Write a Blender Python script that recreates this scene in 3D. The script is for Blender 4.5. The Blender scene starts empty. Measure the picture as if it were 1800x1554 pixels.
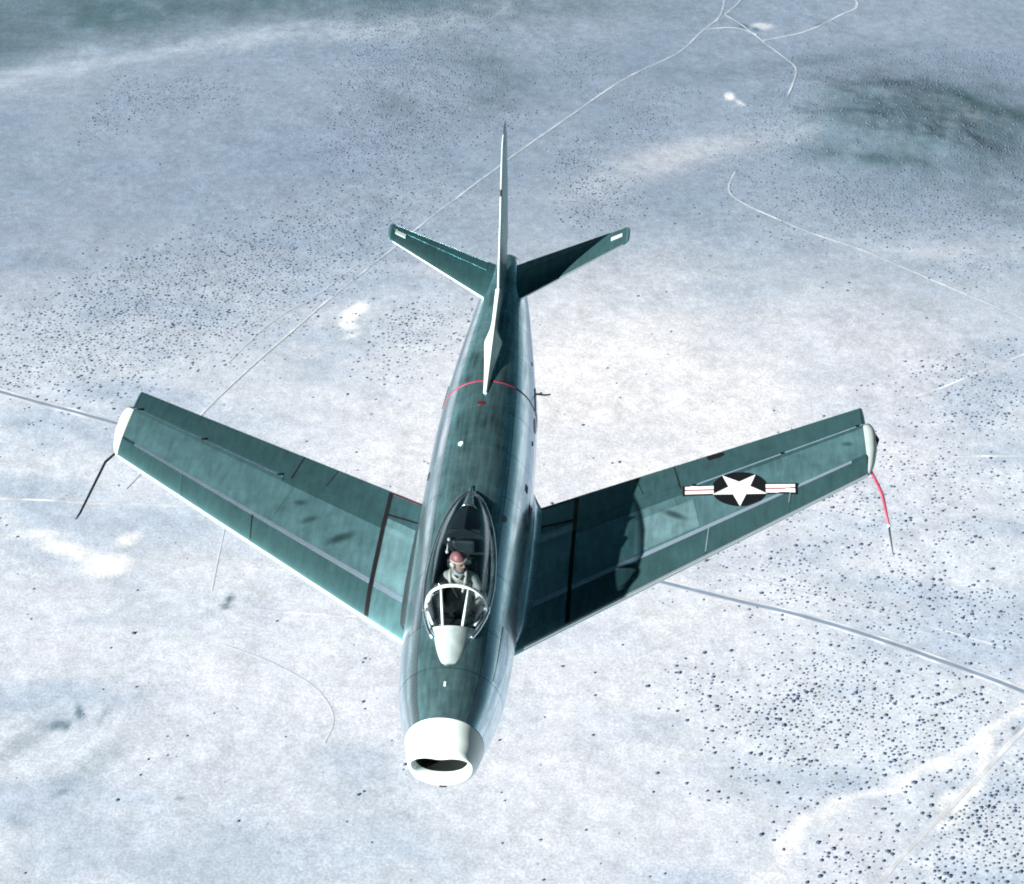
import bpy, bmesh, math, random
import numpy as np
from mathutils import Vector, Matrix
random.seed(4); rng = np.random.default_rng(7)
SC = bpy.context.scene
COL = SC.collection
ALT = 1500.0                       # height of the aircraft above the desert floor, metres

# ------------------------------------------------------------------ camera
FOC, PX0, PY0 = 3292.5, 857.2, 828.2          # focal length and principal point, in pixels of an 1800 x 1554 photograph
CAM = np.array([2.45765, -15.13034, 16.6389 + ALT])
CR = np.array([0.9957123, 0.08562163, -0.03501347])
CU = np.array([-0.02562899, 0.61903475, 0.78494531])
CF = np.array([-0.08888285, 0.78068234, -0.61857491])
cd = bpy.data.cameras.new('camera'); cam = bpy.data.objects.new('camera', cd); COL.objects.link(cam)
cd.sensor_width = 36; cd.lens = 36 * FOC / 1800
cd.shift_x = (900 - PX0) / 1800; cd.shift_y = -(777 - PY0) / 1800
cd.clip_start = 0.5; cd.clip_end = 90000
cam.matrix_world = Matrix(((CR[0], CU[0], -CF[0], CAM[0]), (CR[1], CU[1], -CF[1], CAM[1]), (CR[2], CU[2], -CF[2], CAM[2]), (0, 0, 0, 1)))
SC.camera = cam
SC.cycles.filter_width = 1.9                    # the old lens and film are a little soft

# ------------------------------------------------------------------ sky, sun, exposure
SUN_TO = Vector((-1.68, -1.50, 1.0)).normalized()
EL = math.asin(SUN_TO.z)
world = bpy.data.worlds.new('World'); SC.world = world; world.use_nodes = True
wn = world.node_tree
sky = wn.nodes.new('ShaderNodeTexSky'); sky.sky_type = 'NISHITA'; sky.sun_disc = False
sky.sun_elevation = EL; sky.sun_rotation = math.atan2(SUN_TO.x, SUN_TO.y) % (2 * math.pi)
sky.altitude = 4000; sky.air_density = 0.3; sky.dust_density = 1.2; sky.ozone_density = 1.5
tint = wn.nodes.new('ShaderNodeMix'); tint.data_type = 'RGBA'; tint.blend_type = 'MULTIPLY'; tint.inputs[0].default_value = 1
tint.inputs[7].default_value = (0.36, 0.50, 0.32, 1)      # the cool green cast of the old colour film
wn.links.new(sky.outputs[0], tint.inputs[6]); wn.links.new(tint.outputs[2], wn.nodes['Background'].inputs[0])
wn.nodes['Background'].inputs[1].default_value = 0.05
sl = bpy.data.lights.new('sun', 'SUN'); sl.energy = 5.0; sl.angle = math.radians(0.5); sl.color = (1.0, 0.985, 0.95)
so = bpy.data.objects.new('sun', sl); COL.objects.link(so); so.location = (-40, -40, ALT + 40)
so.rotation_euler = SUN_TO.to_track_quat('Z', 'Y').to_euler()
vs = SC.view_settings; vs.view_transform = 'Standard'; vs.look = 'None'; vs.gamma = 1; vs.use_curve_mapping = False
vs.exposure = 1.36

# ------------------------------------------------------------------ helpers
def tag(o, label=None, cat=None, group=None, kind=None):
    if label: o['label'] = label
    if cat: o['category'] = cat
    if group: o['group'] = group
    if kind: o['kind'] = kind
    return o
def mesh_obj(name, verts, faces, mat=None, parent=None, smooth=True, loc=None):
    me = bpy.data.meshes.new(name); me.from_pydata([tuple(v) for v in verts], [], faces); me.update()
    if mat: me.materials.append(mat)
    if smooth: me.polygons.foreach_set('use_smooth', [True] * len(me.polygons))
    o = bpy.data.objects.new(name, me); COL.objects.link(o)
    if parent: o.parent = parent
    if loc: o.location = loc
    return o
def bm_obj(name, bm, mat=None, parent=None, smooth=True, loc=None):
    bmesh.ops.recalc_face_normals(bm, faces=bm.faces[:])
    me = bpy.data.meshes.new(name); bm.to_mesh(me); bm.free()
    if mat: me.materials.append(mat)
    if smooth: me.polygons.foreach_set('use_smooth', [True] * len(me.polygons))
    o = bpy.data.objects.new(name, me); COL.objects.link(o)
    if parent: o.parent = parent
    if loc: o.location = loc
    return o
def sharp(o, ang=35):
    me = o.data
    bm = bmesh.new(); bm.from_mesh(me)
    for e in bm.edges:
        if len(e.link_faces) == 2 and e.calc_face_angle(0) > math.radians(ang): e.smooth = False
    bm.to_mesh(me); bm.free(); return o
def tube_bm(bm, pts, rad, n=8, caps=True):
    """a round bar through pts; rad is one radius or one per point"""
    pts = [Vector(p) for p in pts]; rings = []
    rr = rad if isinstance(rad, (list, tuple)) else [rad] * len(pts)
    prev = None
    for i, p in enumerate(pts):
        t = (pts[min(i + 1, len(pts) - 1)] - pts[max(i - 1, 0)]).normalized()
        a = prev if prev is not None else Vector((0, 0, 1)) if abs(t.z) < .9 else Vector((1, 0, 0))
        u = (a - t * a.dot(t)).normalized(); v = t.cross(u); prev = u
        rings.append([bm.verts.new(p + (u * math.cos(2 * math.pi * k / n) + v * math.sin(2 * math.pi * k / n)) * rr[i]) for k in range(n)])
    for a, b in zip(rings, rings[1:]):
        for k in range(n): bm.faces.new((a[k], a[(k + 1) % n], b[(k + 1) % n], b[k]))
    if caps: bm.faces.new(rings[0][::-1]); bm.faces.new(rings[-1])
def tube(name, pts, rad, mat, parent, n=8):
    bm = bmesh.new(); tube_bm(bm, pts, rad, n); return bm_obj(name, bm, mat, parent)
def box_bm(bm, c, s, bev=0.0, rot=None):
    r = bmesh.ops.create_cube(bm, size=1.0)
    M = Matrix.Translation(Vector(c)) @ (rot.to_4x4() if rot else Matrix.Identity(4)) @ Matrix.Diagonal((s[0], s[1], s[2], 1))
    bmesh.ops.transform(bm, matrix=M, verts=r['verts'])
    if bev:
        es = list({e for v in r['verts'] for e in v.link_edges})
        bmesh.ops.bevel(bm, geom=es, offset=bev, segments=2, affect='EDGES', profile=.6)
def box(name, c, s, mat, parent, bev=0.0, rot=None):
    bm = bmesh.new(); box_bm(bm, c, s, bev, rot); return bm_obj(name, bm, mat, parent, smooth=False)
def interp(x, xs, ys):                     # smooth monotone interpolation through a table
    xs = np.asarray(xs, float); ys = np.asarray(ys, float)
    h = np.diff(xs); d = np.diff(ys) / h; m = np.zeros(len(xs)); m[0] = d[0]; m[-1] = d[-1]
    for i in range(1, len(xs) - 1): m[i] = 0 if d[i - 1] * d[i] <= 0 else 2 * d[i - 1] * d[i] / (d[i - 1] + d[i])
    i = int(np.clip(np.searchsorted(xs, x) - 1, 0, len(xs) - 2)); t = min(max((x - xs[i]) / h[i], 0), 1)
    return float((2*t**3-3*t*t+1)*ys[i] + (t**3-2*t*t+t)*h[i]*m[i] + (-2*t**3+3*t*t)*ys[i+1] + (t**3-t*t)*h[i]*m[i+1])

# ------------------------------------------------------------------ materials
def mat_new(name):
    m = bpy.data.materials.new(name); m.use_nodes = True
    return m, m.node_tree, m.node_tree.nodes['Principled BSDF']
def paint(name, col, rough=.5, metal=0., noise=0.0, scale=6., spec=.5, bump=0.0):
    m, nt, b = mat_new(name); b.inputs['Roughness'].default_value = rough; b.inputs['Metallic'].default_value = metal
    b.inputs['Specular IOR Level'].default_value = spec
    b.inputs['Base Color'].default_value = (*col, 1)
    if noise:
        tc = nt.nodes.new('ShaderNodeTexCoord'); n = nt.nodes.new('ShaderNodeTexNoise'); n.inputs['Scale'].default_value = scale; n.inputs['Detail'].default_value = 6
        nt.links.new(tc.outputs['Object'], n.inputs['Vector'])
        r = nt.nodes.new('ShaderNodeMapRange'); r.inputs[1].default_value = .3; r.inputs[2].default_value = .7; r.inputs[3].default_value = 1 - noise; r.inputs[4].default_value = 1 + noise * .5
        nt.links.new(n.outputs[0], r.inputs[0])
        mx = nt.nodes.new('ShaderNodeMix'); mx.data_type = 'RGBA'; mx.blend_type = 'MULTIPLY'; mx.inputs[0].default_value = 1; mx.inputs[6].default_value = (*col, 1)
        cc = nt.nodes.new('ShaderNodeCombineColor')
        for k in range(3): nt.links.new(r.outputs[0], cc.inputs[k])
        nt.links.new(cc.outputs[0], mx.inputs[7]); nt.links.new(mx.outputs[2], b.inputs['Base Color'])
        if bump:
            bp = nt.nodes.new('ShaderNodeBump'); bp.inputs['Strength'].default_value = bump; bp.inputs['Distance'].default_value = .01
            nt.links.new(n.outputs[0], bp.inputs['Height']); nt.links.new(bp.outputs[0], b.inputs['Normal'])
    return m
def metal(name, col, rough, metallic, streak=(1.2, 12, 1.2), dirt=.25, smudges=()):
    """weathered bare aluminium: cloudy tone, fine brushed streaks, a few soot smudges with a place of their own"""
    m, nt, b = mat_new(name); N = nt.nodes; L = nt.links
    tc = N.new('ShaderNodeTexCoord')
    n1 = N.new('ShaderNodeTexNoise'); n1.inputs['Scale'].default_value = 2.8; n1.inputs['Detail'].default_value = 9; n1.inputs['Roughness'].default_value = .62
    L.new(tc.outputs['Object'], n1.inputs['Vector'])
    mp = N.new('ShaderNodeMapping'); mp.inputs['Scale'].default_value = streak; L.new(tc.outputs['Object'], mp.inputs[0])
    n2 = N.new('ShaderNodeTexNoise'); n2.inputs['Scale'].default_value = 2.0; n2.inputs['Detail'].default_value = 7; L.new(mp.outputs[0], n2.inputs['Vector'])
    add = N.new('ShaderNodeMath'); add.operation = 'ADD'; L.new(n1.outputs[0], add.inputs[0]); L.new(n2.outputs[0], add.inputs[1])
    mr = N.new('ShaderNodeMapRange'); mr.inputs[1].default_value = .7; mr.inputs[2].default_value = 1.3; mr.inputs[3].default_value = 1 - dirt; mr.inputs[4].default_value = 1 + dirt * .6
    L.new(add.outputs[0], mr.inputs[0]); val = mr.outputs[0]
    for (c, r, amt) in smudges:
        mp2 = N.new('ShaderNodeMapping'); mp2.vector_type = 'TEXTURE'; mp2.inputs['Location'].default_value = c; mp2.inputs['Scale'].default_value = r[:3]; mp2.inputs['Rotation'].default_value = (0, 0, r[3])
        L.new(tc.outputs['Object'], mp2.inputs[0]); ln = N.new('ShaderNodeVectorMath'); ln.operation = 'LENGTH'; L.new(mp2.outputs[0], ln.inputs[0])
        m2 = N.new('ShaderNodeMapRange'); m2.interpolation_type = 'SMOOTHSTEP'; m2.inputs[1].default_value = .15; m2.inputs[2].default_value = 1.0; m2.inputs[3].default_value = amt; m2.inputs[4].default_value = 1
        L.new(ln.outputs[1], m2.inputs[0]); mu = N.new('ShaderNodeMath'); mu.operation = 'MULTIPLY'; L.new(val, mu.inputs[0]); L.new(m2.outputs[0], mu.inputs[1]); val = mu.outputs[0]
    cc = N.new('ShaderNodeCombineColor')
    for k in range(3): L.new(val, cc.inputs[k])
    mx = N.new('ShaderNodeMix'); mx.data_type = 'RGBA'; mx.blend_type = 'MULTIPLY'; mx.inputs[0].default_value = 1; mx.inputs[6].default_value = (*col, 1)
    L.new(cc.outputs[0], mx.inputs[7]); L.new(mx.outputs[2], b.inputs['Base Color'])
    b.inputs['Metallic'].default_value = metallic
    rr = N.new('ShaderNodeMapRange'); rr.inputs[1].default_value = .7; rr.inputs[2].default_value = 1.3; rr.inputs[3].default_value = rough + .08; rr.inputs[4].default_value = rough - .06
    L.new(add.outputs[0], rr.inputs[0]); L.new(rr.outputs[0], b.inputs['Roughness'])
    bp = N.new('ShaderNodeBump'); bp.inputs['Strength'].default_value = .12; bp.inputs['Distance'].default_value = .02; L.new(n1.outputs[0], bp.inputs['Height']); L.new(bp.outputs[0], b.inputs['Normal'])
    return m
SMW = [((-1.91, 4.61, -.3), (.36, .13, .6, .68), .35), ((-2.41, 4.97, -.3), (.24, .10, .6, .6), .5), ((2.75, 5.29, -.3), (.34, .11, .6, -.6), .3), ((5.24, 6.91, -.2), (.14, .09, .6, 0), .45), ((-2.6,5.35,-.3),(.14,.1,.6,0),.5)]
M = {}
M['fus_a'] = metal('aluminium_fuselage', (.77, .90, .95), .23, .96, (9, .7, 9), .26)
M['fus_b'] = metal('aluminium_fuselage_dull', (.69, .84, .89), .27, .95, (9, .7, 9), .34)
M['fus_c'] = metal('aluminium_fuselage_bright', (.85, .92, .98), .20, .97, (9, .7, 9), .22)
M['top_a'] = metal('sky_toned_upper_metal', (.35, .66, .71), .27, .88, (9, .7, 9), .6)  # teal tone paints the dark sky reflection into the upper panels
M['top_b'] = metal('sky_toned_upper_metal_dark', (.31, .61, .65), .29, .88, (9, .7, 9), .65)
M['wing_a'] = metal('aluminium_wing', (.28, .58, .63), .36, .74, (6, 1.1, 3), .40, SMW)
M['wing_b'] = metal('aluminium_wing_dull', (.15, .345, .37), .38, .78, (6, 1.1, 3), .34, SMW)
M['wing_c'] = metal('aluminium_wing_light', (.37, .67, .72), .34, .65, (6, 1.1, 3), .40, SMW)
M['strip'] = metal('reflection_strip_metal', (.60, .78, .95), .25, .62, (3, 1.3, 3), .12)  # pale blue puts the horizon reflection into the strip colour
M['fin'] = metal('aluminium_fin', (.16, .30, .30), .36, .75, (3, 1.3, 3), .2)
M['polish'] = metal('polished_metal', (.80, .90, .90), .32, .72, (3, 1.3, 3), .06)
M['dark'] = paint('dark_gap', (.010, .014, .018), .7)
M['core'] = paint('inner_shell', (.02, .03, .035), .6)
M['white'] = paint('white_paint', (.72, .83, .80), .32, 0, .04, 5)
M['tipwhite'] = paint('white_wingtip', (.66, .78, .76), .4, 0, .06, 7)
M['fairing'] = paint('weathered_fairing_paint', (.50, .62, .62), .35, .25, .18, 9)
M['black'] = paint('black_paint', (.008, .009, .012), .55)
M['walk'] = paint('walkway_black_paint', (.010, .008, .012), .6, 0, .3, 9)
M['red'] = paint('red_paint', (.30, .035, .075), .45, 0, .15, 8)
M['darkred'] = paint('dark_red_paint', (.10, .012, .022), .5)
M['insblack'] = paint('insignia_black', (.006, .007, .009), .5)
M['inswhite'] = paint('insignia_white', (.82, .84, .84), .5)
M['insred'] = paint('insignia_red', (.35, .06, .10), .5)
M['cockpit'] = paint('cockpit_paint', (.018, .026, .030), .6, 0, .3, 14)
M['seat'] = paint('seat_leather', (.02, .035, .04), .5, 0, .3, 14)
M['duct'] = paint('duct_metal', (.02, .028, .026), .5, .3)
M['steel'] = paint('grey_steel', (.16, .20, .22), .4, .6)
M['suit'] = paint('flight_suit_cloth', (.44, .44, .43), .85, 0, .45, 16, bump=.4)
M['strap'] = paint('harness_webbing', (.62, .60, .55), .8)
M['skin'] = paint('skin', (.55, .34, .28), .55)
M['helmet'] = paint('red_helmet_leather', (.46, .17, .19), .45, 0, .15, 12)
M['cream'] = paint('cream_leather', (.70, .62, .56), .6)
M['glove'] = paint('leather_glove', (.30, .24, .19), .7)
M['gauge'] = paint('gauge_white', (.75, .78, .78), .4)
def glass(name, tintc, strength=1.0):
    m = bpy.data.materials.new(name); m.use_nodes = True; nt = m.node_tree; nt.nodes.clear()
    N = nt.nodes; L = nt.links
    out = N.new('ShaderNodeOutputMaterial'); tr = N.new('ShaderNodeBsdfTransparent'); gl = N.new('ShaderNodeBsdfGlossy'); mx = N.new('ShaderNodeMixShader'); ge = N.new('ShaderNodeNewGeometry')
    gl.inputs['Roughness'].default_value = .04; gl.inputs['Color'].default_value = (.95, .98, 1, 1); tr.inputs[0].default_value = (*tintc, 1)
    d = N.new('ShaderNodeVectorMath'); d.operation = 'DOT_PRODUCT'; L.new(ge.outputs['Incoming'], d.inputs[0]); L.new(ge.outputs['Normal'], d.inputs[1])
    def mth(op, a, b):
        m_ = N.new('ShaderNodeMath'); m_.operation = op; m_.use_clamp = True
        for k, q in enumerate((a, b)):
            if isinstance(q, float): m_.inputs[k].default_value = q
            elif q is not None: L.new(q, m_.inputs[k])
        return m_.outputs[0]
    ab = N.new('ShaderNodeMath'); ab.operation = 'ABSOLUTE'; L.new(d.outputs['Value'], ab.inputs[0])
    f5 = mth('POWER', mth('SUBTRACT', 1.0, ab.outputs[0]), 4.0); fac = mth('ADD', mth('MULTIPLY', f5, .9*strength), .03*strength)
    L.new(fac, mx.inputs[0]); L.new(tr.outputs[0], mx.inputs[1]); L.new(gl.outputs[0], mx.inputs[2]); L.new(mx.outputs[0], out.inputs[0])
    return m
M['glass'] = glass('canopy_glass', (.80, .84, .85), 1.3)

#@@GROUND
# ================================================================== the desert
def G(px, py, z=0.0):
    d = CF + CR * (px - PX0) / FOC - CU * (py - PY0) / FOC
    t = (z - CAM[2]) / d[2]; q = CAM + d * t; return float(q[0]), float(q[1])
def pix(x, y, z=0.0):                                # array version of the projection, used for scattering
    dx, dy, dz = x - CAM[0], y - CAM[1], z - CAM[2]
    dep = dx * CF[0] + dy * CF[1] + dz * CF[2]
    return PX0 + FOC * (dx*CR[0] + dy*CR[1] + dz*CR[2]) / dep, PY0 - FOC * (dx*CU[0] + dy*CU[1] + dz*CU[2]) / dep
def vnoise(x, y, seed):                              # smooth value noise, vectorised
    r = np.random.default_rng(seed).random((256, 256))
    xi = np.floor(x).astype(int); yi = np.floor(y).astype(int); fx = x - xi; fy = y - yi
    fx = fx*fx*(3-2*fx); fy = fy*fy*(3-2*fy)
    g = lambda a, b: r[a % 256, b % 256]
    return (g(xi,yi)*(1-fx)+g(xi+1,yi)*fx)*(1-fy)+(g(xi,yi+1)*(1-fx)+g(xi+1,yi+1)*fx)*fy
def fbm(x, y, s, seed, oct=4):
    a = 0; w = 1; t = 0
    for k in range(oct): a = a + w * vnoise(x/s*2**k + 37.7*k, y/s*2**k + 11.3*k, seed+k); t += w; w *= .55
    return a / t
def ell(x, y, cx, cy, rx, ry, ang=0, soft=1.0):      # soft-edged oval patch lying on the ground; centre and size read off the photograph once
    X0, Y0 = G(cx, cy); e = 8.0
    ax, ay = G(cx+math.cos(ang)*rx, cy+math.sin(ang)*rx); bx, by = G(cx-math.sin(ang)*ry, cy+math.cos(ang)*ry)
    A = np.linalg.inv(np.array([[ax-X0, bx-X0], [ay-Y0, by-Y0]]))
    u = A[0,0]*(x-X0)+A[0,1]*(y-Y0); v = A[1,0]*(x-X0)+A[1,1]*(y-Y0)
    return np.exp(-(u*u+v*v)**soft)
def line_d(x, y, pts):                               # distance to a polyline on the ground and side sign
    P = [G(*p) for p in pts]; best = np.full(np.shape(x), 1e9)
    for (x0, y0), (x1, y1) in zip(P, P[1:]):
        dx, dy = x1-x0, y1-y0; t = np.clip(((x-x0)*dx+(y-y0)*dy)/(dx*dx+dy*dy), 0, 1)
        best = np.minimum(best, np.hypot(x-x0-t*dx, y-y0-t*dy))
    return best
def curve_y(px, pts):
    return np.interp(px, [p[0] for p in pts], [p[1] for p in pts])
RIDGE = [(-400, 250), (0, 132), (110, 100), (240, 84), (370, 62), (480, 44), (640, 38), (800, 20), (1000, -30), (1400, -120)]
RX = [G(p[0], p[1]) for p in RIDGE]
def ridge_side(x, y): return y - np.interp(x, [r[0] for r in RX], [r[1] for r in RX])   # >0 beyond the ridge foot
def height(x, y):
    w1 = fbm(x, y, 260, 5, 4)
    rs = ridge_side(x, y) + (fbm(x, y, 90, 9, 3) - .5) * 60
    h = 11 * np.clip(rs / 260, 0, 1.6) * (0.6 + w1)
    hill = ell(x, y, 1600, 225, 210, 85, .12)
    h = h + hill * (6 + 26 * fbm(x, y, 120, 21, 5)) + 5 * (fbm(x, y, 420, 31, 3) - .5) + 2.2 * (fbm(x, y, 60, 41, 4) - .5)
    return h
def base_colour(x, y):
    px, py = pix(x, y)
    c_light = np.array([.555, .608, .685]); c_blue = np.array([.375, .46, .575]); c_pink = np.array([.605, .61, .68]); c_teal = np.array([.075, .13, .155]); c_white = np.array([.80, .82, .84])
    n1 = fbm(x, y, 300, 51); n2 = fbm(x, y, 110, 61); n3 = fbm(x*1.0+y*.35, y*2.2, 160, 71); n4 = fbm(x, y, 26, 81, 3)
    def mixc(c, d, f): f = np.clip(f, 0, 1)[..., None]; return c*(1-f) + d*f
    col = np.zeros(np.shape(x) + (3,)) + c_light
    col = mixc(col, c_pink, (n1 - .5) * 2.2)
    col = mixc(col, c_blue, np.clip((n3 - .46) * 3.2, 0, .8))
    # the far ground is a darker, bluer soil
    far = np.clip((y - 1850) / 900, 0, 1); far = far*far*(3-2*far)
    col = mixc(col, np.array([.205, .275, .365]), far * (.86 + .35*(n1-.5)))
    col = mixc(col, np.array([.23, .29, .39]), ell(x, y, 330, 300, 560, 180, -.2) * .45)
    col = mixc(col, np.array([.47, .53, .62]), ell(x, y, 300, 1480, 480, 190) * .45)
    # pale flats
    for (cx, cy, rx, ry, a, f) in [(1120, 300, 130, 30, -.25, .5), (1250, 260, 120, 22, -.15, .55), (1420, 240, 60, 14, -.2, .3), (1060, 720, 380, 230, 0, 1.9), (900, 1100, 500, 330, 0, .6), (1350, 620, 520, 120, -.05, .35), (240, 960, 230, 30, .1, .35), (1600, 440, 160, 18, 0, .35), (1050, 1300, 260, 230, 0, .3), (640, 780, 160, 60, .3, .3)]:
        col = mixc(col, np.array([.70, .705, .74]), ell(x, y, cx, cy, rx, ry, a) * f * .62 * (.4 + n2))
    for (cx, cy, rx, ry, a, f) in [(623, 548, 26, 12, -.5, 1.0), (612, 572, 18, 9, .2, .8), (618, 590, 20, 5, -.4, .5), (1282, 170, 9, 7, .4, 1.1), (1300, 182, 12, 3, .6, .6), (120, 968, 60, 16, .25, .9), (190, 995, 45, 20, -.2, 1.0), (225, 948, 22, 12, -.3, .9), (60, 940, 60, 9, 0, .5), (1700, 195, 10, 8, .4, .9), (1716, 212, 8, 9, .2, .9), (1692, 215, 60, 6, .2, .5), (1340, 47, 20, 6, .1, .5)]:
        col = mixc(col, c_white, ell(x, y, cx, cy, rx, ry, a, 2) * f * np.clip(.35 + 1.6*(fbm(x, y, 14, 91, 3)), 0, 1))
    # ridge beyond, dark basalt hill, dark hollows
    rs = ridge_side(x, y) + (fbm(x, y, 70, 9, 4) - .5) * 70
    col = mixc(col, c_teal*1.1, np.clip((rs+25) / 130, 0, 1) * np.clip(1.15 - (px - 350)/900, .15, .95) * np.clip(.42 + .95*fbm(x, y, 55, 241, 4), 0, 1))
    edge = np.exp(-((rs + 45) / 42)**2); col = mixc(col, np.array([.50, .57, .66]), edge * .45 * (px < 900) * (.4 + n4))
    col = mixc(col, np.array([.13, .19, .235]), ell(x, y, 1640, 232, 215, 92, .08, 1.5) * (.72 + .5*(fbm(x, y, 70, 231, 4)-.3)))
    for (cx, cy, rx, ry, a, f) in [(1600, 240, 200, 100, .1, .6), (1590, 152, 55, 9, -.05, .9), (1672, 168, 48, 12, .35, 1.), (1740, 192, 60, 13, .25, 1.), (1800, 210, 60, 16, .2, .95), (1560, 205, 60, 20, -.1, .7), (1450, 272, 46, 12, -.05, .85), (1535, 284, 60, 12, .15, .9), (1610, 297, 50, 12, .1, .7), (1665, 208, 16, 9, .1, .6), (1770, 240, 40, 22, .5, .6), (1760, 360, 80, 28, .1, .35), (1500, 165, 60, 20, -.5, .45), (1200, 130, 90, 12, 0, .25), (1450, 105, 160, 10, -.15, .3), (850, 110, 110, 40, .2, .45), (760, 14, 220, 34, 0, .60), (1050, 10, 160, 24, 0, .35), (860, 180, 80, 30, -.3, .4), (690, 190, 60, 30, .3, .35)]:
        col = mixc(col, c_teal, ell(x, y, cx, cy, rx, ry, a) * f * np.clip(.12 + 1.6*fbm(x, y, 30, 101, 4), 0, 1.15))
    for (cx, cy, rx, ry, a, f) in [(404, 1054, 9, 6, -.7, 1.3), (396, 1067, 10, 4, .2, 1.0), (98, 1274, 16, 9, -.3, .9), (116, 1276, 7, 11, .4, .9), (139, 1251, 8, 14, -.3, 1.0), (185, 1252, 6, 22, .5, .45), (110, 1392, 12, 5, -.4, .6), (1752, 1306, 9, 9, 0, .8), (1785, 1288, 6, 14, .5, .5), (1308, 48, 10, 5, .1, 1.3), (1328, 52, 7, 4, .1, 1.2), (1440, 45, 5, 3, 0, 1.1), (22, 1445, 26, 12, .3, .35), (315, 1402, 8, 3, 0, .8), (45, 1300, 70, 18, -.6, .35), (175, 1335, 90, 22, -.6, .35), (1650, 1440, 40, 90, .9, .2), (1508, 190, 40, 14, -.7, .5), (1470, 225, 18, 30, .3, .5)]:
        col = mixc(col, np.array([.10, .17, .22]), ell(x, y, cx, cy, rx, ry, a, 1.6) * f * np.clip(.3 + 1.3*fbm(x, y, 12, 111, 3), 0, 1))
    # dry washes, lower right
    for pts, w, f in [([(1370, 1500), (1400, 1450), (1470, 1420), (1560, 1385), (1640, 1345), (1700, 1320), (1745, 1285), (1800, 1250), (1870, 1200)], 8, .7), ([(1745, 1310), (1728, 1345), (1722, 1375), (1690, 1400), (1650, 1410)], 9, .8), ([(1720, 1378), (1700, 1415), (1650, 1455)], 7, .7), ([(1340, 1554), (1370, 1510), (1400, 1455)], 14, .5), ([(1450, 1440), (1470, 1470), (1500, 1480)], 8, .35), ([(1600, 1500), (1640, 1535), (1670, 1550)], 5, .5)]:
        d = line_d(x + (fbm(x, y, 25, 121, 3)-.5)*26, y + (fbm(x, y, 25, 131, 3)-.5)*26, pts)
        col = mixc(col, np.array([.82, .83, .86]), np.exp(-(d/w)**2) * f)
    col *= (1 + .22*(n4 - .5) + .12*(fbm(x, y, 9, 141, 2) - .5))[..., None]
    col = mixc(col, c_light*.95, np.clip((y-4300)/700, 0, 1))          # unseen open desert, lightened to brighten the reflections on the fuselage
    return np.clip(col, .02, .88) * 0.88
def ground_material():
    m, nt, b = mat_new('desert_soil'); N = nt.nodes; L = nt.links
    at = N.new('ShaderNodeAttribute'); at.attribute_name = 'soil'; tc = N.new('ShaderNodeTexCoord')
    col = at.outputs['Color']
    for sc_, lo, hi, det in [(.30, .84, 1.10, 3), (.07, .90, 1.07, 5), (.75, .86, 1.10, 2)]:
        n = N.new('ShaderNodeTexNoise'); n.inputs['Scale'].default_value = sc_; n.inputs['Detail'].default_value = det; n.inputs['Roughness'].default_value = .65
        L.new(tc.outputs['Object'], n.inputs['Vector'])
        r = N.new('ShaderNodeMapRange'); r.inputs[1].default_value = .36; r.inputs[2].default_value = .64; r.inputs[3].default_value = lo; r.inputs[4].default_value = hi; L.new(n.outputs[0], r.inputs[0])
        vm = N.new('ShaderNodeVectorMath'); vm.operation = 'SCALE'; L.new(col, vm.inputs[0]); L.new(r.outputs[0], vm.inputs[3]); col = vm.outputs[0]
    L.new(col, b.inputs['Base Color']); b.inputs['Roughness'].default_value = 1; b.inputs['Specular IOR Level'].default_value = 0
    n = N.new('ShaderNodeTexNoise'); n.inputs['Scale'].default_value = .09; n.inputs['Detail'].default_value = 7; L.new(tc.outputs['Object'], n.inputs['Vector'])
    bp = N.new('ShaderNodeBump'); bp.inputs['Strength'].default_value = .16; bp.inputs['Distance'].default_value = 2.0; L.new(n.outputs[0], bp.inputs['Height']); L.new(bp.outputs[0], b.inputs['Normal'])
    return m
gm = ground_material()
def axis(lo, hi, step, far):            # fine spacing in the middle, growing towards the horizon
    a = list(np.arange(lo, hi, step)); s = step*2; v = a[-1]
    up = []
    while v < far: v += s; s *= 1.35; up.append(v)
    dn = []; s = step*2; v = a[0]
    while v > -far: v -= s; s *= 1.35; dn.append(v)
    return np.array(dn[::-1] + a + up)
gx = axis(-1050, 1300, 4.6, 45000); gy = axis(1000, 3700, 4.8, 45000)
XX, YY = np.meshgrid(gx, gy); inside = (np.abs(XX) < 2600) & (YY > 300) & (YY < 5200)
ZZ = np.where(inside, height(np.clip(XX, -2600, 2600), np.clip(YY, 300, 5200)), 0) * np.clip((2600-np.abs(XX))/900, 0, 1) * np.clip((5200-YY)/1200, 0, 1)
V = np.stack([XX, YY, ZZ], -1).reshape(-1, 3); ny, nx = XX.shape
idx = np.arange(nx*ny).reshape(ny, nx)
F = np.stack([idx[:-1,:-1], idx[:-1,1:], idx[1:,1:], idx[1:,:-1]], -1).reshape(-1, 4)
def np_mesh(name, V, F, mat, smooth=True):
    me = bpy.data.meshes.new(name); k = F.shape[1]
    me.vertices.add(len(V)); me.vertices.foreach_set('co', V.astype(np.float32).ravel())
    me.loops.add(F.size); me.loops.foreach_set('vertex_index', F.astype(np.int32).ravel())
    me.polygons.add(len(F)); me.polygons.foreach_set('loop_start', np.arange(0, F.size, k, dtype=np.int32)); me.polygons.foreach_set('loop_total', np.full(len(F), k, dtype=np.int32))
    me.polygons.foreach_set('use_smooth', np.full(len(F), smooth)); me.update(calc_edges=True); me.materials.append(mat)
    o = bpy.data.objects.new(name, me); COL.objects.link(o); return o
gr = np_mesh('ground', V, F, gm); tag(gr, kind='structure')
cx_ = np.clip(XX, -2600, 2600); cy_ = np.clip(YY, 300, 5200)
colr = base_colour(cx_, cy_).reshape(-1, 3)
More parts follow.
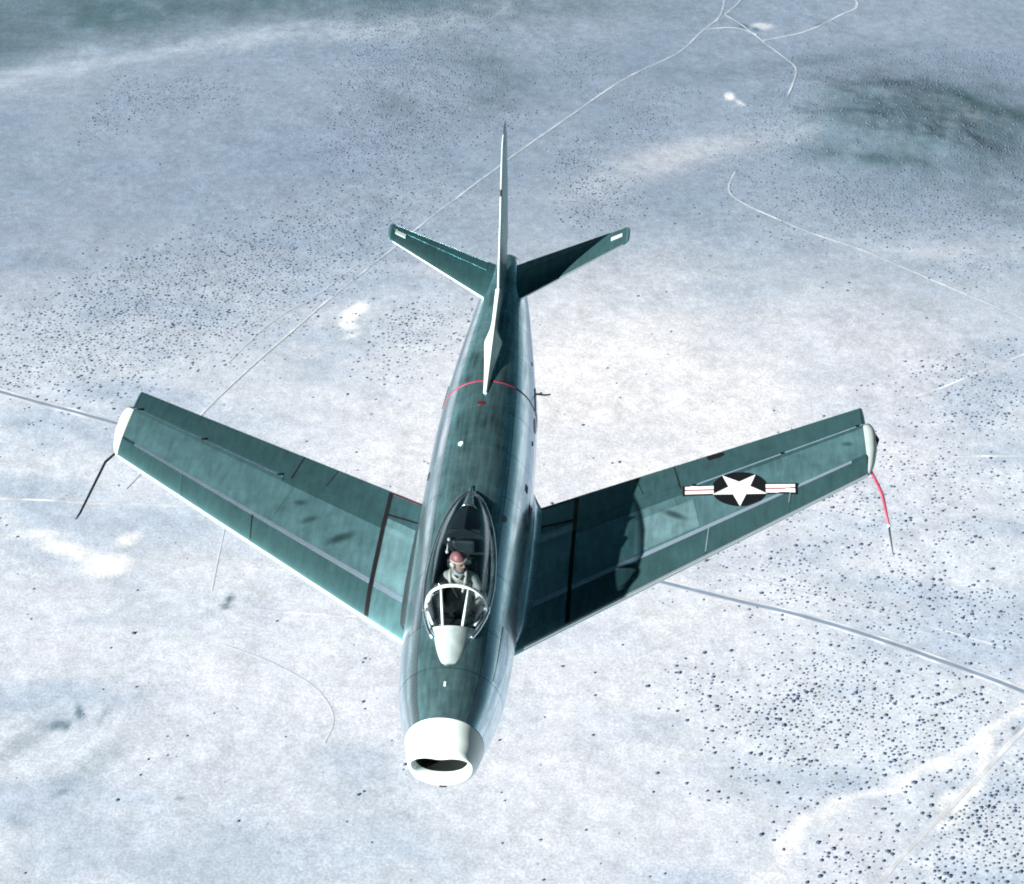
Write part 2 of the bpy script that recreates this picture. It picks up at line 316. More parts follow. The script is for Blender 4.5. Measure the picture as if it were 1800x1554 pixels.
at = gr.data.color_attributes.new('soil', 'FLOAT_COLOR', 'POINT')
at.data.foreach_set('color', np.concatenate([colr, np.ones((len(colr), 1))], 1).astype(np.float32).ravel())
def zat(x, y):                                       # height of the ground mesh at a point
    i = np.clip(np.searchsorted(gx, x) - 1, 0, len(gx)-2); j = np.clip(np.searchsorted(gy, y) - 1, 0, len(gy)-2)
    fx = (x-gx[i])/(gx[i+1]-gx[i]); fy = (y-gy[j])/(gy[j+1]-gy[j])
    return (ZZ[j,i]*(1-fx)+ZZ[j,i+1]*fx)*(1-fy)+(ZZ[j+1,i]*(1-fx)+ZZ[j+1,i+1]*fx)*fy

def track_material(name, col, amt, fade=0.0):
    m, nt, b = mat_new(name); N = nt.nodes; L = nt.links
    b.inputs['Roughness'].default_value = 1; b.inputs['Specular IOR Level'].default_value = 0
    tc = N.new('ShaderNodeTexCoord'); n = N.new('ShaderNodeTexNoise'); n.inputs['Scale'].default_value = .05; n.inputs['Detail'].default_value = 6; L.new(tc.outputs['Object'], n.inputs['Vector'])
    r = N.new('ShaderNodeValToRGB'); r.color_ramp.elements[0].position = .35; r.color_ramp.elements[0].color = (*[c*(1-amt) for c in col], 1); r.color_ramp.elements[1].position = .65; r.color_ramp.elements[1].color = (*col, 1)
    L.new(n.outputs[0], r.inputs[0]); L.new(r.outputs[0], b.inputs['Base Color'])
    if fade:                                         # dust lies thin: the soil shows through in stretches
        n2 = N.new('ShaderNodeTexNoise'); n2.inputs['Scale'].default_value = .022; n2.inputs['Detail'].default_value = 5; L.new(tc.outputs['Object'], n2.inputs['Vector'])
        q = N.new('ShaderNodeMapRange'); q.inputs[1].default_value = .35; q.inputs[2].default_value = .62; q.inputs[3].default_value = max(0, 1-fade*1.3); q.inputs[4].default_value = min(1, 1.25-fade*.5)
        L.new(n2.outputs[0], q.inputs[0]); L.new(q.outputs[0], b.inputs['Alpha'])
    return m
def chaikin(P, n=2):
    for _ in range(n):
        Q = [P[0]]
        for a, b in zip(P, P[1:]): Q += [(a[0]*.75+b[0]*.25, a[1]*.75+b[1]*.25), (a[0]*.25+b[0]*.75, a[1]*.25+b[1]*.75)]
        P = Q + [P[-1]]
    return P
def strip(name, pxs, width, mat, lift, off=0.0, wob=.18, sm=2):
    P = chaikin([G(*p) for p in pxs], sm); Q = []
    for a, b in zip(P, P[1:]):
        d = math.hypot(b[0]-a[0], b[1]-a[1]); k = max(1, int(d/9))
        Q += [(a[0]+(b[0]-a[0])*i/k, a[1]+(b[1]-a[1])*i/k) for i in range(k)]
    Q.append(P[-1]); v = []; f = []
    for i, q in enumerate(Q):
        a = Q[max(i-1, 0)]; b = Q[min(i+1, len(Q)-1)]; t = math.hypot(b[0]-a[0], b[1]-a[1]); nx_, ny_ = -(b[1]-a[1])/t, (b[0]-a[0])/t
        w = width/2*(1+wob*random.uniform(-1, 1))
        for s in (-1, 0, 1):
            x, y = q[0]+nx_*(s*w+off), q[1]+ny_*(s*w+off); v.append((x, y, float(zat(x, y)) + lift))
        if i: j = 3*(i-1); f += [(j, j+1, j+4, j+3), (j+1, j+2, j+5, j+4)]
    o = mesh_obj(name, v, f, mat); tag(o, kind='structure'); return o
asph = track_material('old_asphalt', (.20, .27, .37), .18); shoulder = track_material('pale_shoulder', (.66, .68, .72), .12, .45)
dirt_hi = track_material('pale_dust_track', (.68, .70, .74), .2, .5); dirt_lo = track_material('faint_dust_track', (.47, .54, .62), .2, .45); dirt_mid = track_material('dust_track', (.64, .68, .73), .2, .55)
ROAD = [(-160, 647), (0, 690), (100, 717), (200, 744), (500, 826), (850, 928), (1150, 1021), (1300, 1058), (1400, 1080), (1480, 1103), (1570, 1132), (1640, 1158), (1720, 1185), (1800, 1217), (1960, 1285)]
strip('road_shoulder', ROAD, 12.5, shoulder, .28); strip('road', ROAD, 5.2, asph, .42, wob=.03)
strip('dirt_track', [(1100, 962), (1160, 985), (1300, 1012), (1400, 1040), (1560, 1080), (1700, 1120), (1900, 1180)], 3.2, dirt_mid, .3)
strip('dirt_track', [(1275, -60), (1274, 27), (1236, 53), (1205, 85), (1183, 100), (1098, 137), (1020, 192), (968, 228), (913, 267), (828, 331), (742, 395), (689, 441), (576, 528), (510, 585), (444, 642), (348, 735), (220, 860)], 4.2, dirt_lo, .55)
strip('dirt_track', [(576, 528), (510, 585), (444, 642), (348, 735), (220, 860)], 2.6, dirt_hi, .75)
strip('dirt_track', [(1318, -30), (1302, 4), (1274, 27)], 4.5, dirt_lo, .6)
strip('dirt_track', [(1274, 27), (1302, 43), (1338, 71), (1380, 103), (1402, 121), (1395, 149), (1384, 175)], 3.5, dirt_lo, .6)
strip('dirt_track', [(1236, 53), (1295, 48), (1330, 62)], 4, dirt_lo, .7)
strip('dirt_track', [(1340, 72), (1400, 62), (1440, 48), (1480, 25), (1510, 15), (1500, -10)], 5, dirt_lo, .5)
strip('dirt_track', [(1292, 302), (1277, 331), (1295, 352), (1373, 388), (1444, 416), (1505, 434), (1569, 462), (1658, 501), (1800, 560)], 3.2, dirt_mid, .6)
strip('dirt_track', [(-100, 873), (0, 877), (140, 884), (330, 888), (560, 900)], 3.8, dirt_hi, .5)
strip('dirt_track', [(1480, 798), (1560, 801), (1700, 803), (1860, 802)], 3.0, dirt_hi, .5)
strip('dirt_track', [(1400, 770), (1520, 716), (1590, 702), (1650, 686), (1720, 656), (1800, 624), (1900, 580)], 3.4, dirt_hi, .5)
strip('dirt_track', [(400, 1075), (440, 1070), (520, 1078), (640, 1086), (760, 1090)], 3.0, dirt_hi, .4)
strip('dirt_track', [(395, 1135), (440, 1150), (490, 1170), (560, 1210), (592, 1262), (570, 1305)], 2.2, dirt_mid, .4)
strip('dirt_track', [(1900, 1210), (1800, 1282), (1750, 1335), (1700, 1390), (1640, 1450), (1590, 1500), (1545, 1554), (1500, 1610)], 5.0, dirt_hi, .5)
strip('dirt_track', [(395, 925), (385, 975), (372, 1040)], 1.8, dirt_mid, .4)
strip('dirt_track', [(690, 436), (620, 470), (560, 520), (480, 560), (400, 640)], 2.4, dirt_lo, .5)

# ------------------------------------------------------------------ desert shrubs
def shrub_mat(name, col):
    m, nt, b = mat_new(name); b.inputs['Roughness'].default_value = .9; b.inputs['Specular IOR Level'].default_value = .1
    oi = nt.nodes.new('ShaderNodeTexCoord'); n = nt.nodes.new('ShaderNodeTexNoise'); n.inputs['Scale'].default_value = .8; nt.links.new(oi.outputs['Object'], n.inputs[0])
    r = nt.nodes.new('ShaderNodeValToRGB'); r.color_ramp.elements[0].color = (*[c*.55 for c in col], 1); r.color_ramp.elements[1].color = (*[c*1.5 for c in col], 1); r.color_ramp.elements[0].position = .35; r.color_ramp.elements[1].position = .65
    nt.links.new(n.outputs[0], r.inputs[0]); nt.links.new(r.outputs[0], b.inputs['Base Color']); return m
shm = shrub_mat('creosote_foliage', (.095, .128, .19))
def shrub_shape(seed, n):
    """a low rounded crown: uneven rings of leaf clumps closing over a flat crest"""
    r = random.Random(seed); v = []; f = []; rings = ((.86, .02), (1.0, .34), (.66, .78)) if n > 6 else ((.95, .02), (.80, .55))
    for a_, z_ in rings:
        for k in range(n):
            a = 6.2832*k/n + r.uniform(-.25, .25)/n*6; q = a_*r.uniform(.74, 1.16); v.append((math.cos(a)*q, math.sin(a)*q, z_*r.uniform(.75, 1.2)))
    v.append((r.uniform(-.1, .1), r.uniform(-.1, .1), r.uniform(.8, 1.05)))
    for i in range(len(rings)-1):
        for k in range(n): a, b, c, d = i*n+k, i*n+(k+1) % n, (i+1)*n+(k+1) % n, (i+1)*n+k; f += [(a, b, c), (a, c, d)]
    t = (len(rings)-1)*n
    for k in range(n): f.append((t+k, t+(k+1) % n, len(v)-1))
    return np.array(v), f
# density of the brush over the ground: belts and clusters
BELTS = [(350, 520, 330, 95, -.35, 1.25), (560, 440, 150, 60, -.3, 1.2), (110, 600, 150, 60, -.2, .7), (740, 120, 115, 115, 0, 1.9), (650, 230, 65, 90, .3, 1.4), (760, 40, 130, 60, 0, 1.5), (850, 200, 80, 50, -.3, .5), (720, 350, 100, 70, 0, .3), (760, 580, 90, 40, -.1, 1.0), (680, 620, 60, 40, 0, .4),
    (1025, 300, 48, 60, .1, 1.3), (1050, 350, 70, 45, 0, .7), (1130, 205, 50, 35, .3, .9), (1170, 170, 50, 20, 0, .7), (1010, 120, 60, 40, .5, .5), (300, 165, 110, 28, .05, .7), (200, 200, 90, 30, -.3, .5), (1420, 190, 100, 50, -.2, 1.2), (1500, 140, 110, 40, .0, 1.0), (1400, 240, 80, 50, .2, .9), (1330, 260, 60, 60, .2, .5), (1600, 350, 210, 60, 0, 1.5), (1740, 300, 120, 70, 0, 1.7), (1700, 130, 160, 40, .1, 1.7), (1500, 330, 100, 35, .2, .8), (1560, 240, 160, 60, 0, .6), (1600, 390, 170, 30, 0, .6), (1720, 470, 70, 24, 0, .6), (1330, 310, 50, 30, 0, .5),
    (1720, 700, 100, 60, .1, .55), (1700, 640, 120, 30, -.2, .4), (1600, 900, 220, 130, 0, .32), (1450, 1050, 220, 60, .15, .5), (1620, 1040, 200, 50, .2, .45), (1380, 1000, 160, 40, .1, .35),
    (1500, 1230, 190, 90, 0, .85), (1400, 1290, 120, 80, 0, .6), (1630, 1250, 160, 90, 0, .75), (1300, 1220, 130, 50, .1, .35), (1600, 1340, 170, 60, -.3, .75), (1500, 1390, 110, 30, -.4, .7), (1325, 1365, 40, 16, 0, .9), (1260, 1400, 50, 14, .2, .4), (1740, 1430, 120, 100, 0, 1.0), (1790, 1530, 160, 90, 0, 1.1), (1680, 1530, 90, 70, 0, .8), (1530, 1500, 100, 60, .2, .5), (1500, 1540, 60, 40, 0, .6), (1750, 1100, 120, 60, 0, .35)]
def density(x, y):
    d = np.zeros(np.shape(x))
    for b in BELTS: d = np.maximum(d, ell(x, y, *b[:5], soft=1.5) * b[5]) + .12 * ell(x, y, *b[:5]) * b[5]
    d = d * np.clip(.16 + 1.9 * (fbm(x, y, 60, 201, 3) - .12), 0.05, 1.6)
    for pts in (ROAD, [(1800, 1282), (1750, 1335), (1700, 1390), (1640, 1450), (1590, 1500), (1545, 1554)], [(1400, 1450), (1470, 1420), (1560, 1385), (1640, 1345), (1700, 1320), (1745, 1285), (1800, 1250)], [(1745, 1310), (1728, 1345), (1722, 1375), (1690, 1400)]):
        d = d * (line_d(x, y, pts) > 8.5)
    return d + .005
NC = 400000
sx = rng.uniform(-1000, 1250, NC); sy = rng.uniform(1050, 3700, NC)
keep = rng.random(NC) < density(sx, sy) * .62
sx, sy = sx[keep], sy[keep]
cell = {}; ok = []
for i in range(len(sx)):                             # keep neighbouring crowns apart
    k = (int(sx[i]//5), int(sy[i]//5)); near = False
    for a in (-1, 0, 1):
        for b in (-1, 0, 1):
            for j in cell.get((k[0]+a, k[1]+b), ()):
                if (sx[i]-sx[j])**2 + (sy[i]-sy[j])**2 < 17: near = True
    if not near: cell.setdefault(k, []).append(i); ok.append(i)
sx, sy = sx[ok], sy[ok]
px, py = pix(sx, sy); vis = (px > -30) & (px < 1830) & (py > -30) & (py < 1584)
sx, sy, px, py = sx[vis], sy[vis], px[vis], py[vis]
sz = zat(sx, sy); ssc = np.clip(rng.lognormal(.0, .32, len(sx)), .45, 1.9) * 1.22 * np.clip(1.12 - (sy-1100)/9000, .8, 1.15)
inframe = (px > 5) & (px < 1795) & (py > 5) & (py < 1549)
big = np.argsort(np.hypot(sx, sy) / ssc + np.where(inframe, 0, 1e5))[:300]
protos = [shrub_shape(s, 9) for s in range(5)]
pm = []
for v, f in protos:
    me = bpy.data.meshes.new('desert_shrub'); me.from_pydata([tuple(q) for q in v*np.array([1, 1, .95])], [], f); me.materials.append(shm); pm.append(me)
for n_, i in enumerate(big):
    o = bpy.data.objects.new('desert_shrub', pm[n_ % 5]); COL.objects.link(o)
    o.location = (sx[i], sy[i], sz[i] - .1); o.rotation_euler = (0, 0, random.uniform(0, 6.28)); s = float(ssc[i]); o.scale = (s*random.uniform(.85, 1.15), s*random.uniform(.85, 1.15), s*.8)
    tag(o, 'small dark rounded desert shrub standing alone on the pale sand, lower right', 'shrub', 'dark shrubs scattered over the near desert floor')
rest = np.setdiff1d(np.arange(len(sx)), big)
sp = [shrub_shape(50+s, 6) for s in range(6)]; Vs = []; Fs = []; off = 0
for s in range(6):
    r = rest[s::6]; v, f = sp[s]; f = np.array(f); a = rng.uniform(0, 6.28, len(r)); ca, sa = np.cos(a)[:, None], np.sin(a)[:, None]; k = ssc[r][:, None]*1.08
    vx = (v[None, :, 0]*ca - v[None, :, 1]*sa)*k + sx[r][:, None]; vy = (v[None, :, 0]*sa + v[None, :, 1]*ca)*k + sy[r][:, None]; vz = v[None, :, 2]*k*.8 + sz[r][:, None] - .1
    Vs.append(np.stack([vx, vy, vz], -1).reshape(-1, 3)); Fs.append((f[None] + (np.arange(len(r))*len(v))[:, None, None] + off).reshape(-1, 3)); off += len(r)*len(v)
br = np_mesh('desert_brush', np.concatenate(Vs), np.concatenate(Fs), shm, smooth=False)
tag(br, 'thousands of small dark desert bushes speckling the far flats and hills', 'brush', kind='stuff')
print('shrubs', len(sx))
#@@PLANE
# ================================================================== the jet
jet = bpy.data.objects.new('jet_fighter', None); COL.objects.link(jet); jet.location = (0, 0, ALT)
tag(jet, 'bare metal swept wing jet fighter with white nose, flying over the desert', 'jet aircraft')
def part(name, parent=jet, label=None):
    o = bpy.data.objects.new(name, None); COL.objects.link(o); o.parent = parent
    if label: o['label'] = label
    return o
# fuselage sections: station y, half width, top z, bottom z, exponent
ST = [0.0, .25, .5, 1.0, 1.6, 2.3, 3.0, 4.0, 5.0, 5.8, 6.6, 7.3, 8.1, 8.9, 9.6, 10.2, 10.8]
HW = [.36, .44, .480, .610, .690, .720, .735, .755, .765, .755, .725, .675, .60, .505, .415, .315, .20]
TP = [.27, .375, .450, .565, .655, .725, .775, .82, .85, .86, .845, .83, .80, .765, .72, .67, .60]
BT = [-.30, -.46, -.56, -.70, -.80, -.86, -.90, -.92, -.92, -.90, -.84, -.74, -.60, -.43, -.24, -.06, .12]
def sec(y):
    return interp(y, ST, HW), interp(y, ST, TP), interp(y, ST, BT)
def FP(y, th, off=0.0):                 # point on the fuselage; th = 0 at the top, positive to port
    w, t, b = sec(y); zc = (t+b)/2 + .06*(t-b)/2; s, c = math.sin(th), math.cos(th)
    e = .94
    X = (w+off) * math.copysign(abs(s)**e, s); Z = zc + ((t-zc)+off if c > 0 else (zc-b)+off) * math.copysign(abs(c)**e, c)
    return Vector((X, y, Z))
# canopy outline over the fuselage
CY = [1.72, 1.9, 2.26, 2.7, 3.1, 3.6, 4.0, 4.22, 4.34]; CW = [.225, .30, .385, .415, .40, .335, .225, .125, .02]
def cw(y): return interp(y, CY, CW)
def in_hole(p): return p[2] > 0.3 and 1.76 < p[1] < 4.28 and abs(p[0]) < cw(p[1]) - .012
def grid_faces(rows, closed=False):
    v = [p for r in rows for p in r]; n = len(rows[0]); f = []
    for i in range(len(rows)-1):
        for j in range(n if closed else n-1): f.append((i*n+j, i*n+(j+1) % n, (i+1)*n+(j+1) % n, (i+1)*n+j))
    return v, f
# inner shell seen only in the joints
ys = np.linspace(.56, 10.7, 130); ths = np.linspace(-math.pi, math.pi, 97)[:-1]
v, f = grid_faces([[FP(y, t, -.011) for t in ths] for y in ys], True)
f = [q for q in f if not in_hole(sum((Vector(v[k]) for k in q), Vector())/4)]
fus = mesh_obj('fuselage', v, f, M['core'], jet)
rings = [.52, 1.22, 1.95, 2.95, 4.45, 5.35, 6.28, 6.93, 7.75, 8.60, 9.55, 10.72]
cuts = [(-math.pi, -2.35), (-2.35, -1.30), (-1.30, -.62), (-.62, .62), (.62, 1.30), (1.30, 2.35), (2.35, math.pi)]
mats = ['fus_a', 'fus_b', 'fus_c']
for i, (y0, y1) in enumerate(zip(rings, rings[1:])):
    for j, (t0, t1) in enumerate(cuts):
        g = .0035; y0_, y1_ = y0+g, y1-g; gt = .0045; n = max(4, int((y1-y0)/.03) if (y1 > 1.7 and y0 < 4.4 and j in (2, 3, 4)) else int((y1-y0)/.09)); m_ = max(4, int((t1-t0)/(.035 if j in (2, 3, 4) else .07)))
        rows = [[FP(y, t) for t in np.linspace(t0+gt, t1-gt, m_+1)] for y in np.linspace(y0_, y1_, n+1)]
        v, f = grid_faces(rows); f = [q for q in f if not in_hole(sum((v[k] for k in q), Vector())/4)]
        if not f: continue
        # turned-in edges give every skin panel a thickness
        nv = len(v); W = m_+1
        if not (y1 > 1.7 and y0 < 4.4 and j in (2, 3, 4)):
            rim = list(range(W)) + [k*W+W-1 for k in range(1, n+1)] + [n*W+k for k in range(W-2, -1, -1)] + [k*W for k in range(n-1, 0, -1)]
            c0 = Vector((0, 0, 0))
            for k in rim:
                p = v[k]; w_, t_, b_ = sec(p.y); ctr = Vector((0, p.y, (t_+b_)/2)); v.append(p - (p-ctr).normalized()*.010)
            for a in range(len(rim)): b = (a+1) % len(rim); f.append((rim[a], nv+a, nv+b, rim[b]))
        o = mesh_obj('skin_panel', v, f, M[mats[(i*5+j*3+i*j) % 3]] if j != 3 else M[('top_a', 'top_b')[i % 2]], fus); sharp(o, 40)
# nose intake ring with its duct
def ring_profile(th):
    """points of the lip, from the rear edge over the rim into the duct, at angle th"""
    s, c = math.sin(th), math.cos(th); P = []
    for y in (.515, .44, .36, .28, .20): P.append(FP(.515-(.515-y)*1.18, th) + Vector((0, (.515-y)*.18, 0)))
    # opening: wide flattened mouth, upper edge sagging a little in the middle
    a = .90
    ox = .335*math.copysign(abs(s)**a, s)*.98
    oz = (.075 + (.125 if c > 0 else .235)*math.copysign(abs(c)**.85, c)) - (.035*math.exp(-(ox/.11)**2) if c > 0 else 0)
    rake = .02 - .10*c if c > 0 else .02 + .02*(-c)
    w = FP(.05, th); 
    q = Vector((ox*1.05, 0, oz*1.0))
    for k, (f_, yy) in enumerate([(.90, .062), (.72, .022), (.50, .004), (.28, .004), (.10, .022), (0, .06)]):
        o_ = FP(.13, th); P.append(Vector((o_.x*f_ + q.x*(1-f_), yy + .10 + rake*(1-f_)*.5 + .015*(1-c)/2, o_.z*f_ + q.z*(1-f_))))
    for d, kf in ((.22, .99), (.34, 1.02), (.50, 1.06)): P.append(Vector((ox*kf, d, (oz-.0)*kf - .02*d)))
    return P
NT = 72
cols = [ring_profile(2*math.pi*k/NT) for k in range(NT)]
rows = [[cols[k][r] for k in range(NT)] for r in range(len(cols[0]))]
v, f = grid_faces(rows[:-2], True)
nose = mesh_obj('nose_ring', v, f, M['white'], jet); nose['label'] = 'white painted ring round the air intake'
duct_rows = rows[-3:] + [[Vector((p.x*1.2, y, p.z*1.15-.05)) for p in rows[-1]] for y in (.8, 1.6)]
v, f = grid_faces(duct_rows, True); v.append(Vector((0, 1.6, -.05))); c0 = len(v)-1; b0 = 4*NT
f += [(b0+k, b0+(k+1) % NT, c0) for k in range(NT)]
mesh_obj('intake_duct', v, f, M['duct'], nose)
box('lip_light', (.0, .20, -.375), (.09, .06, .03), M['black'], nose, .006)
# tail pipe
v, f = grid_faces([[FP(10.72, t) for t in ths], [FP(10.80, t, -.01) for t in ths], [FP(10.82, t, -.05) for t in ths], [FP(10.5, t, -.08) for t in ths], [FP(10.0, t, -.12) for t in ths]], True)
mesh_obj('tail_pipe', v, f, M['steel'], jet)
# ---- red band and other fittings that follow the skin
def patch(name, y, th, ly, lx, mat, parent, lift=.004, thick=.003, seg=6, round_=False, skew=0.0):
    """small raised plate lying on the fuselage at station y and angle th"""
    w_, t_, b_ = sec(y); R = math.hypot(w_*math.cos(th), (t_-b_)/2*math.sin(th)); bm = bmesh.new(); top = []
    pts = []
    if round_:
        pts = [(math.cos(a)*lx/2, math.sin(a)*ly/2) for a in np.linspace(0, 2*math.pi, 17)[:-1]]
    else:
        for a, b in (((-1, -1), (1, -1)), ((1, -1), (1, 1)), ((1, 1), (-1, 1)), ((-1, 1), (-1, -1))):
            pts += [((a[0]+(b[0]-a[0])*k/3)*lx/2, (a[1]+(b[1]-a[1])*k/3)*ly/2) for k in range(3)]
    up = [bm.verts.new(FP(y+q, th+(p+skew*q)/R, lift+thick)) for p, q in pts]; lo = [bm.verts.new(FP(y+q, th+(p+skew*q)/R, -.003)) for p, q in pts]; c = bm.verts.new(FP(y, th, lift+thick))
    for k in range(len(pts)):
        k2 = (k+1) % len(pts); bm.faces.new((up[k], up[k2], c)); bm.faces.new((lo[k], lo[k2], up[k2], up[k]))
    return bm_obj(name, bm, mat, parent, smooth=False)
def band(name, y, width, th0, th1, mat, parent, lift=.004, slope=0.0):
    T = np.linspace(th0, th1, max(6, int(abs(th1-th0)/.06))); rows = [[FP(y-width/2+slope*t*t, t, 0) for t in T], [FP(y-width/2+.003+slope*t*t, t, lift) for t in T], [FP(y+width/2-.003+slope*t*t, t, lift) for t in T], [FP(y+width/2+slope*t*t, t, 0) for t in T]]
    v, f = grid_faces(rows); return mesh_obj(name, v, f, mat, parent)
band('red_band', 6.93, .042, -2.9, 2.9, M['red'], fus)
#@@WING
# ------------------------------------------------------------------ lifting surfaces
class Surf:
    def __init__(s, y0, tan, cr, ct, sp, z0, dih, thk): s.__dict__.update(y0=y0, tan=tan, cr=cr, ct=ct, sp=sp, z0=z0, dih=dih, thk=thk)
    def ch(s, x): return s.cr + (s.ct - s.cr)*x/s.sp
    def yt(s, c): c = min(max(c, 0), 1); return 5*s.thk*(.2969*math.sqrt(c) - .1260*c - .3516*c*c + .2843*c**3 - .1036*c**4)
    def P(s, side, x, c, surf=1, off=0.0):
        k = s.ch(x); return Vector((side*x, s.y0 + s.tan*x + c*k, s.z0 + x*s.dih + surf*(s.yt(c)*k + off)))
WG = Surf(2.062, .7608, 3.134, 1.6236, 5.6, -.491, .0502, .098)
ST_ = Surf(9.22, .7629, 1.2026, .492, 1.942, .551, .1842, .10)
def offp(c):                             # how far the skin stands off the core along the chord
    return float(np.interp(c, [0, .03, .205, .2051, .250, .2501, .655, .69, .716, .7161, 1], [.006, .008, .024, .024, .008, .006, .006, .017, .004, .006, .004]))
def closed_surface(S, side, x0, x1, mat_, parent, name, off=-.004):
    cs = (1-np.cos(np.linspace(0, math.pi, 26)))/2; xs = np.linspace(x0, x1, 24)
    rows = [[S.P(side, x, c, 1, off) for c in cs[::-1]] + [S.P(side, x, c, -1, 0) for c in cs[1:]] for x in xs]
    v, f = grid_faces(rows, False); n = len(rows[0]); v2 = list(v)
    f.append(tuple(range(n))); f.append(tuple((len(xs)-1)*n + k for k in range(n))[::-1])
    return mesh_obj(name, v2, f, mat_, parent)
def skin(S, side, x0, x1, c0, c1, mat_, parent, name, op=offp, wrap=0.0, gap=.006, skew0=0.0, skew1=0.0, extra=0.0, depth=.02):
    """one skin piece between two span stations and two chord fractions, with turned-down edges; wrap carries it round the leading edge"""
    ns = max(3, int((x1-x0)/.12)); nc = max(4, int((c1-c0)/.02)); rows = []
    for i in range(ns+1):
        row = []
        for j in range(-4 if wrap else 0, nc+1):
            if j < 0: c = wrap*(-j/4)**1.6; sf = -1
            else: c = c0 + (c1-c0)*(j/nc)**(1.7 if wrap else 1); sf = 1
            x = x0+gap/2 + (x1-x0-gap)*i/ns + (skew0*(1-i/ns) + skew1*i/ns)*(c-c0)
            row.append(S.P(side, x, c, sf, op(c)+extra))
        rows.append(row)
    # trim at chord-wise joints
    if not wrap:
        for r in rows: r[0] = r[0] + (r[1]-r[0])*min(.5, gap/2/max((r[1]-r[0]).length, 1e-4))
    for r in rows: r[-1] = r[-1] + (r[-2]-r[-1])*min(.5, gap/2/max((r[-2]-r[-1]).length, 1e-4))
    v, f = grid_faces(rows); W = len(rows[0]); n = len(rows)-1; nv = len(v)
    rim = list(range(W)) + [k*W+W-1 for k in range(1, n+1)] + [n*W+k for k in range(W-2, -1, -1)] + [k*W for k in range(n-1, 0, -1)]
    for k in rim: v.append(v[k] - Vector((0, 0, depth)) if not (wrap and k % W < 5) else v[k] + Vector((0, depth*.8, 0)))
    for a in range(len(rim)): b = (a+1) % len(rim); f.append((rim[a], nv+a, nv+b, rim[b]))
    if side < 0: f = [q[::-1] for q in f]
    return sharp(mesh_obj(name, v, f, mat_, parent), 32)
def chord_band(S, side, x, c0, c1, width, mat_, parent, name, dx=0.0, lift=.004, op=offp, extra=0.0):
    """painted or taped line running fore and aft over the skins"""
    n = max(6, int((c1-c0)*60)); rows = []
    for j in range(n+1):
        c = c0 + (c1-c0)*j/n; xx = x + dx*(c-c0)
        rows.append([S.P(side, xx-width/2, c, 1, op(c)+extra), S.P(side, xx-width/2, c, 1, op(c)+lift+extra), S.P(side, xx+width/2, c, 1, op(c)+lift+extra), S.P(side, xx+width/2, c, 1, op(c)+extra)])
    v, f = grid_faces(rows); return mesh_obj(name, v, f, mat_, parent, smooth=False)
def span_band(S, side, x0, x1, c, width, mat_, parent, name, lift=.004, op=offp, c_in=None):
    n = max(4, int((x1-x0)/.1)); rows = []
    for i in range(n+1):
        x = x0+(x1-x0)*i/n; cc = c if c_in is None else c_in+(c-c_in)*i/n; k = width/2/S.ch(x)
        rows.append([S.P(side, x, cc-k, 1, op(cc-k)), S.P(side, x, cc-k, 1, op(cc-k)+lift), S.P(side, x, cc+k, 1, op(cc+k)+lift), S.P(side, x, cc+k, 1, op(cc+k))])
    v, f = grid_faces(rows); return mesh_obj(name, v, f, mat_, parent, smooth=False)
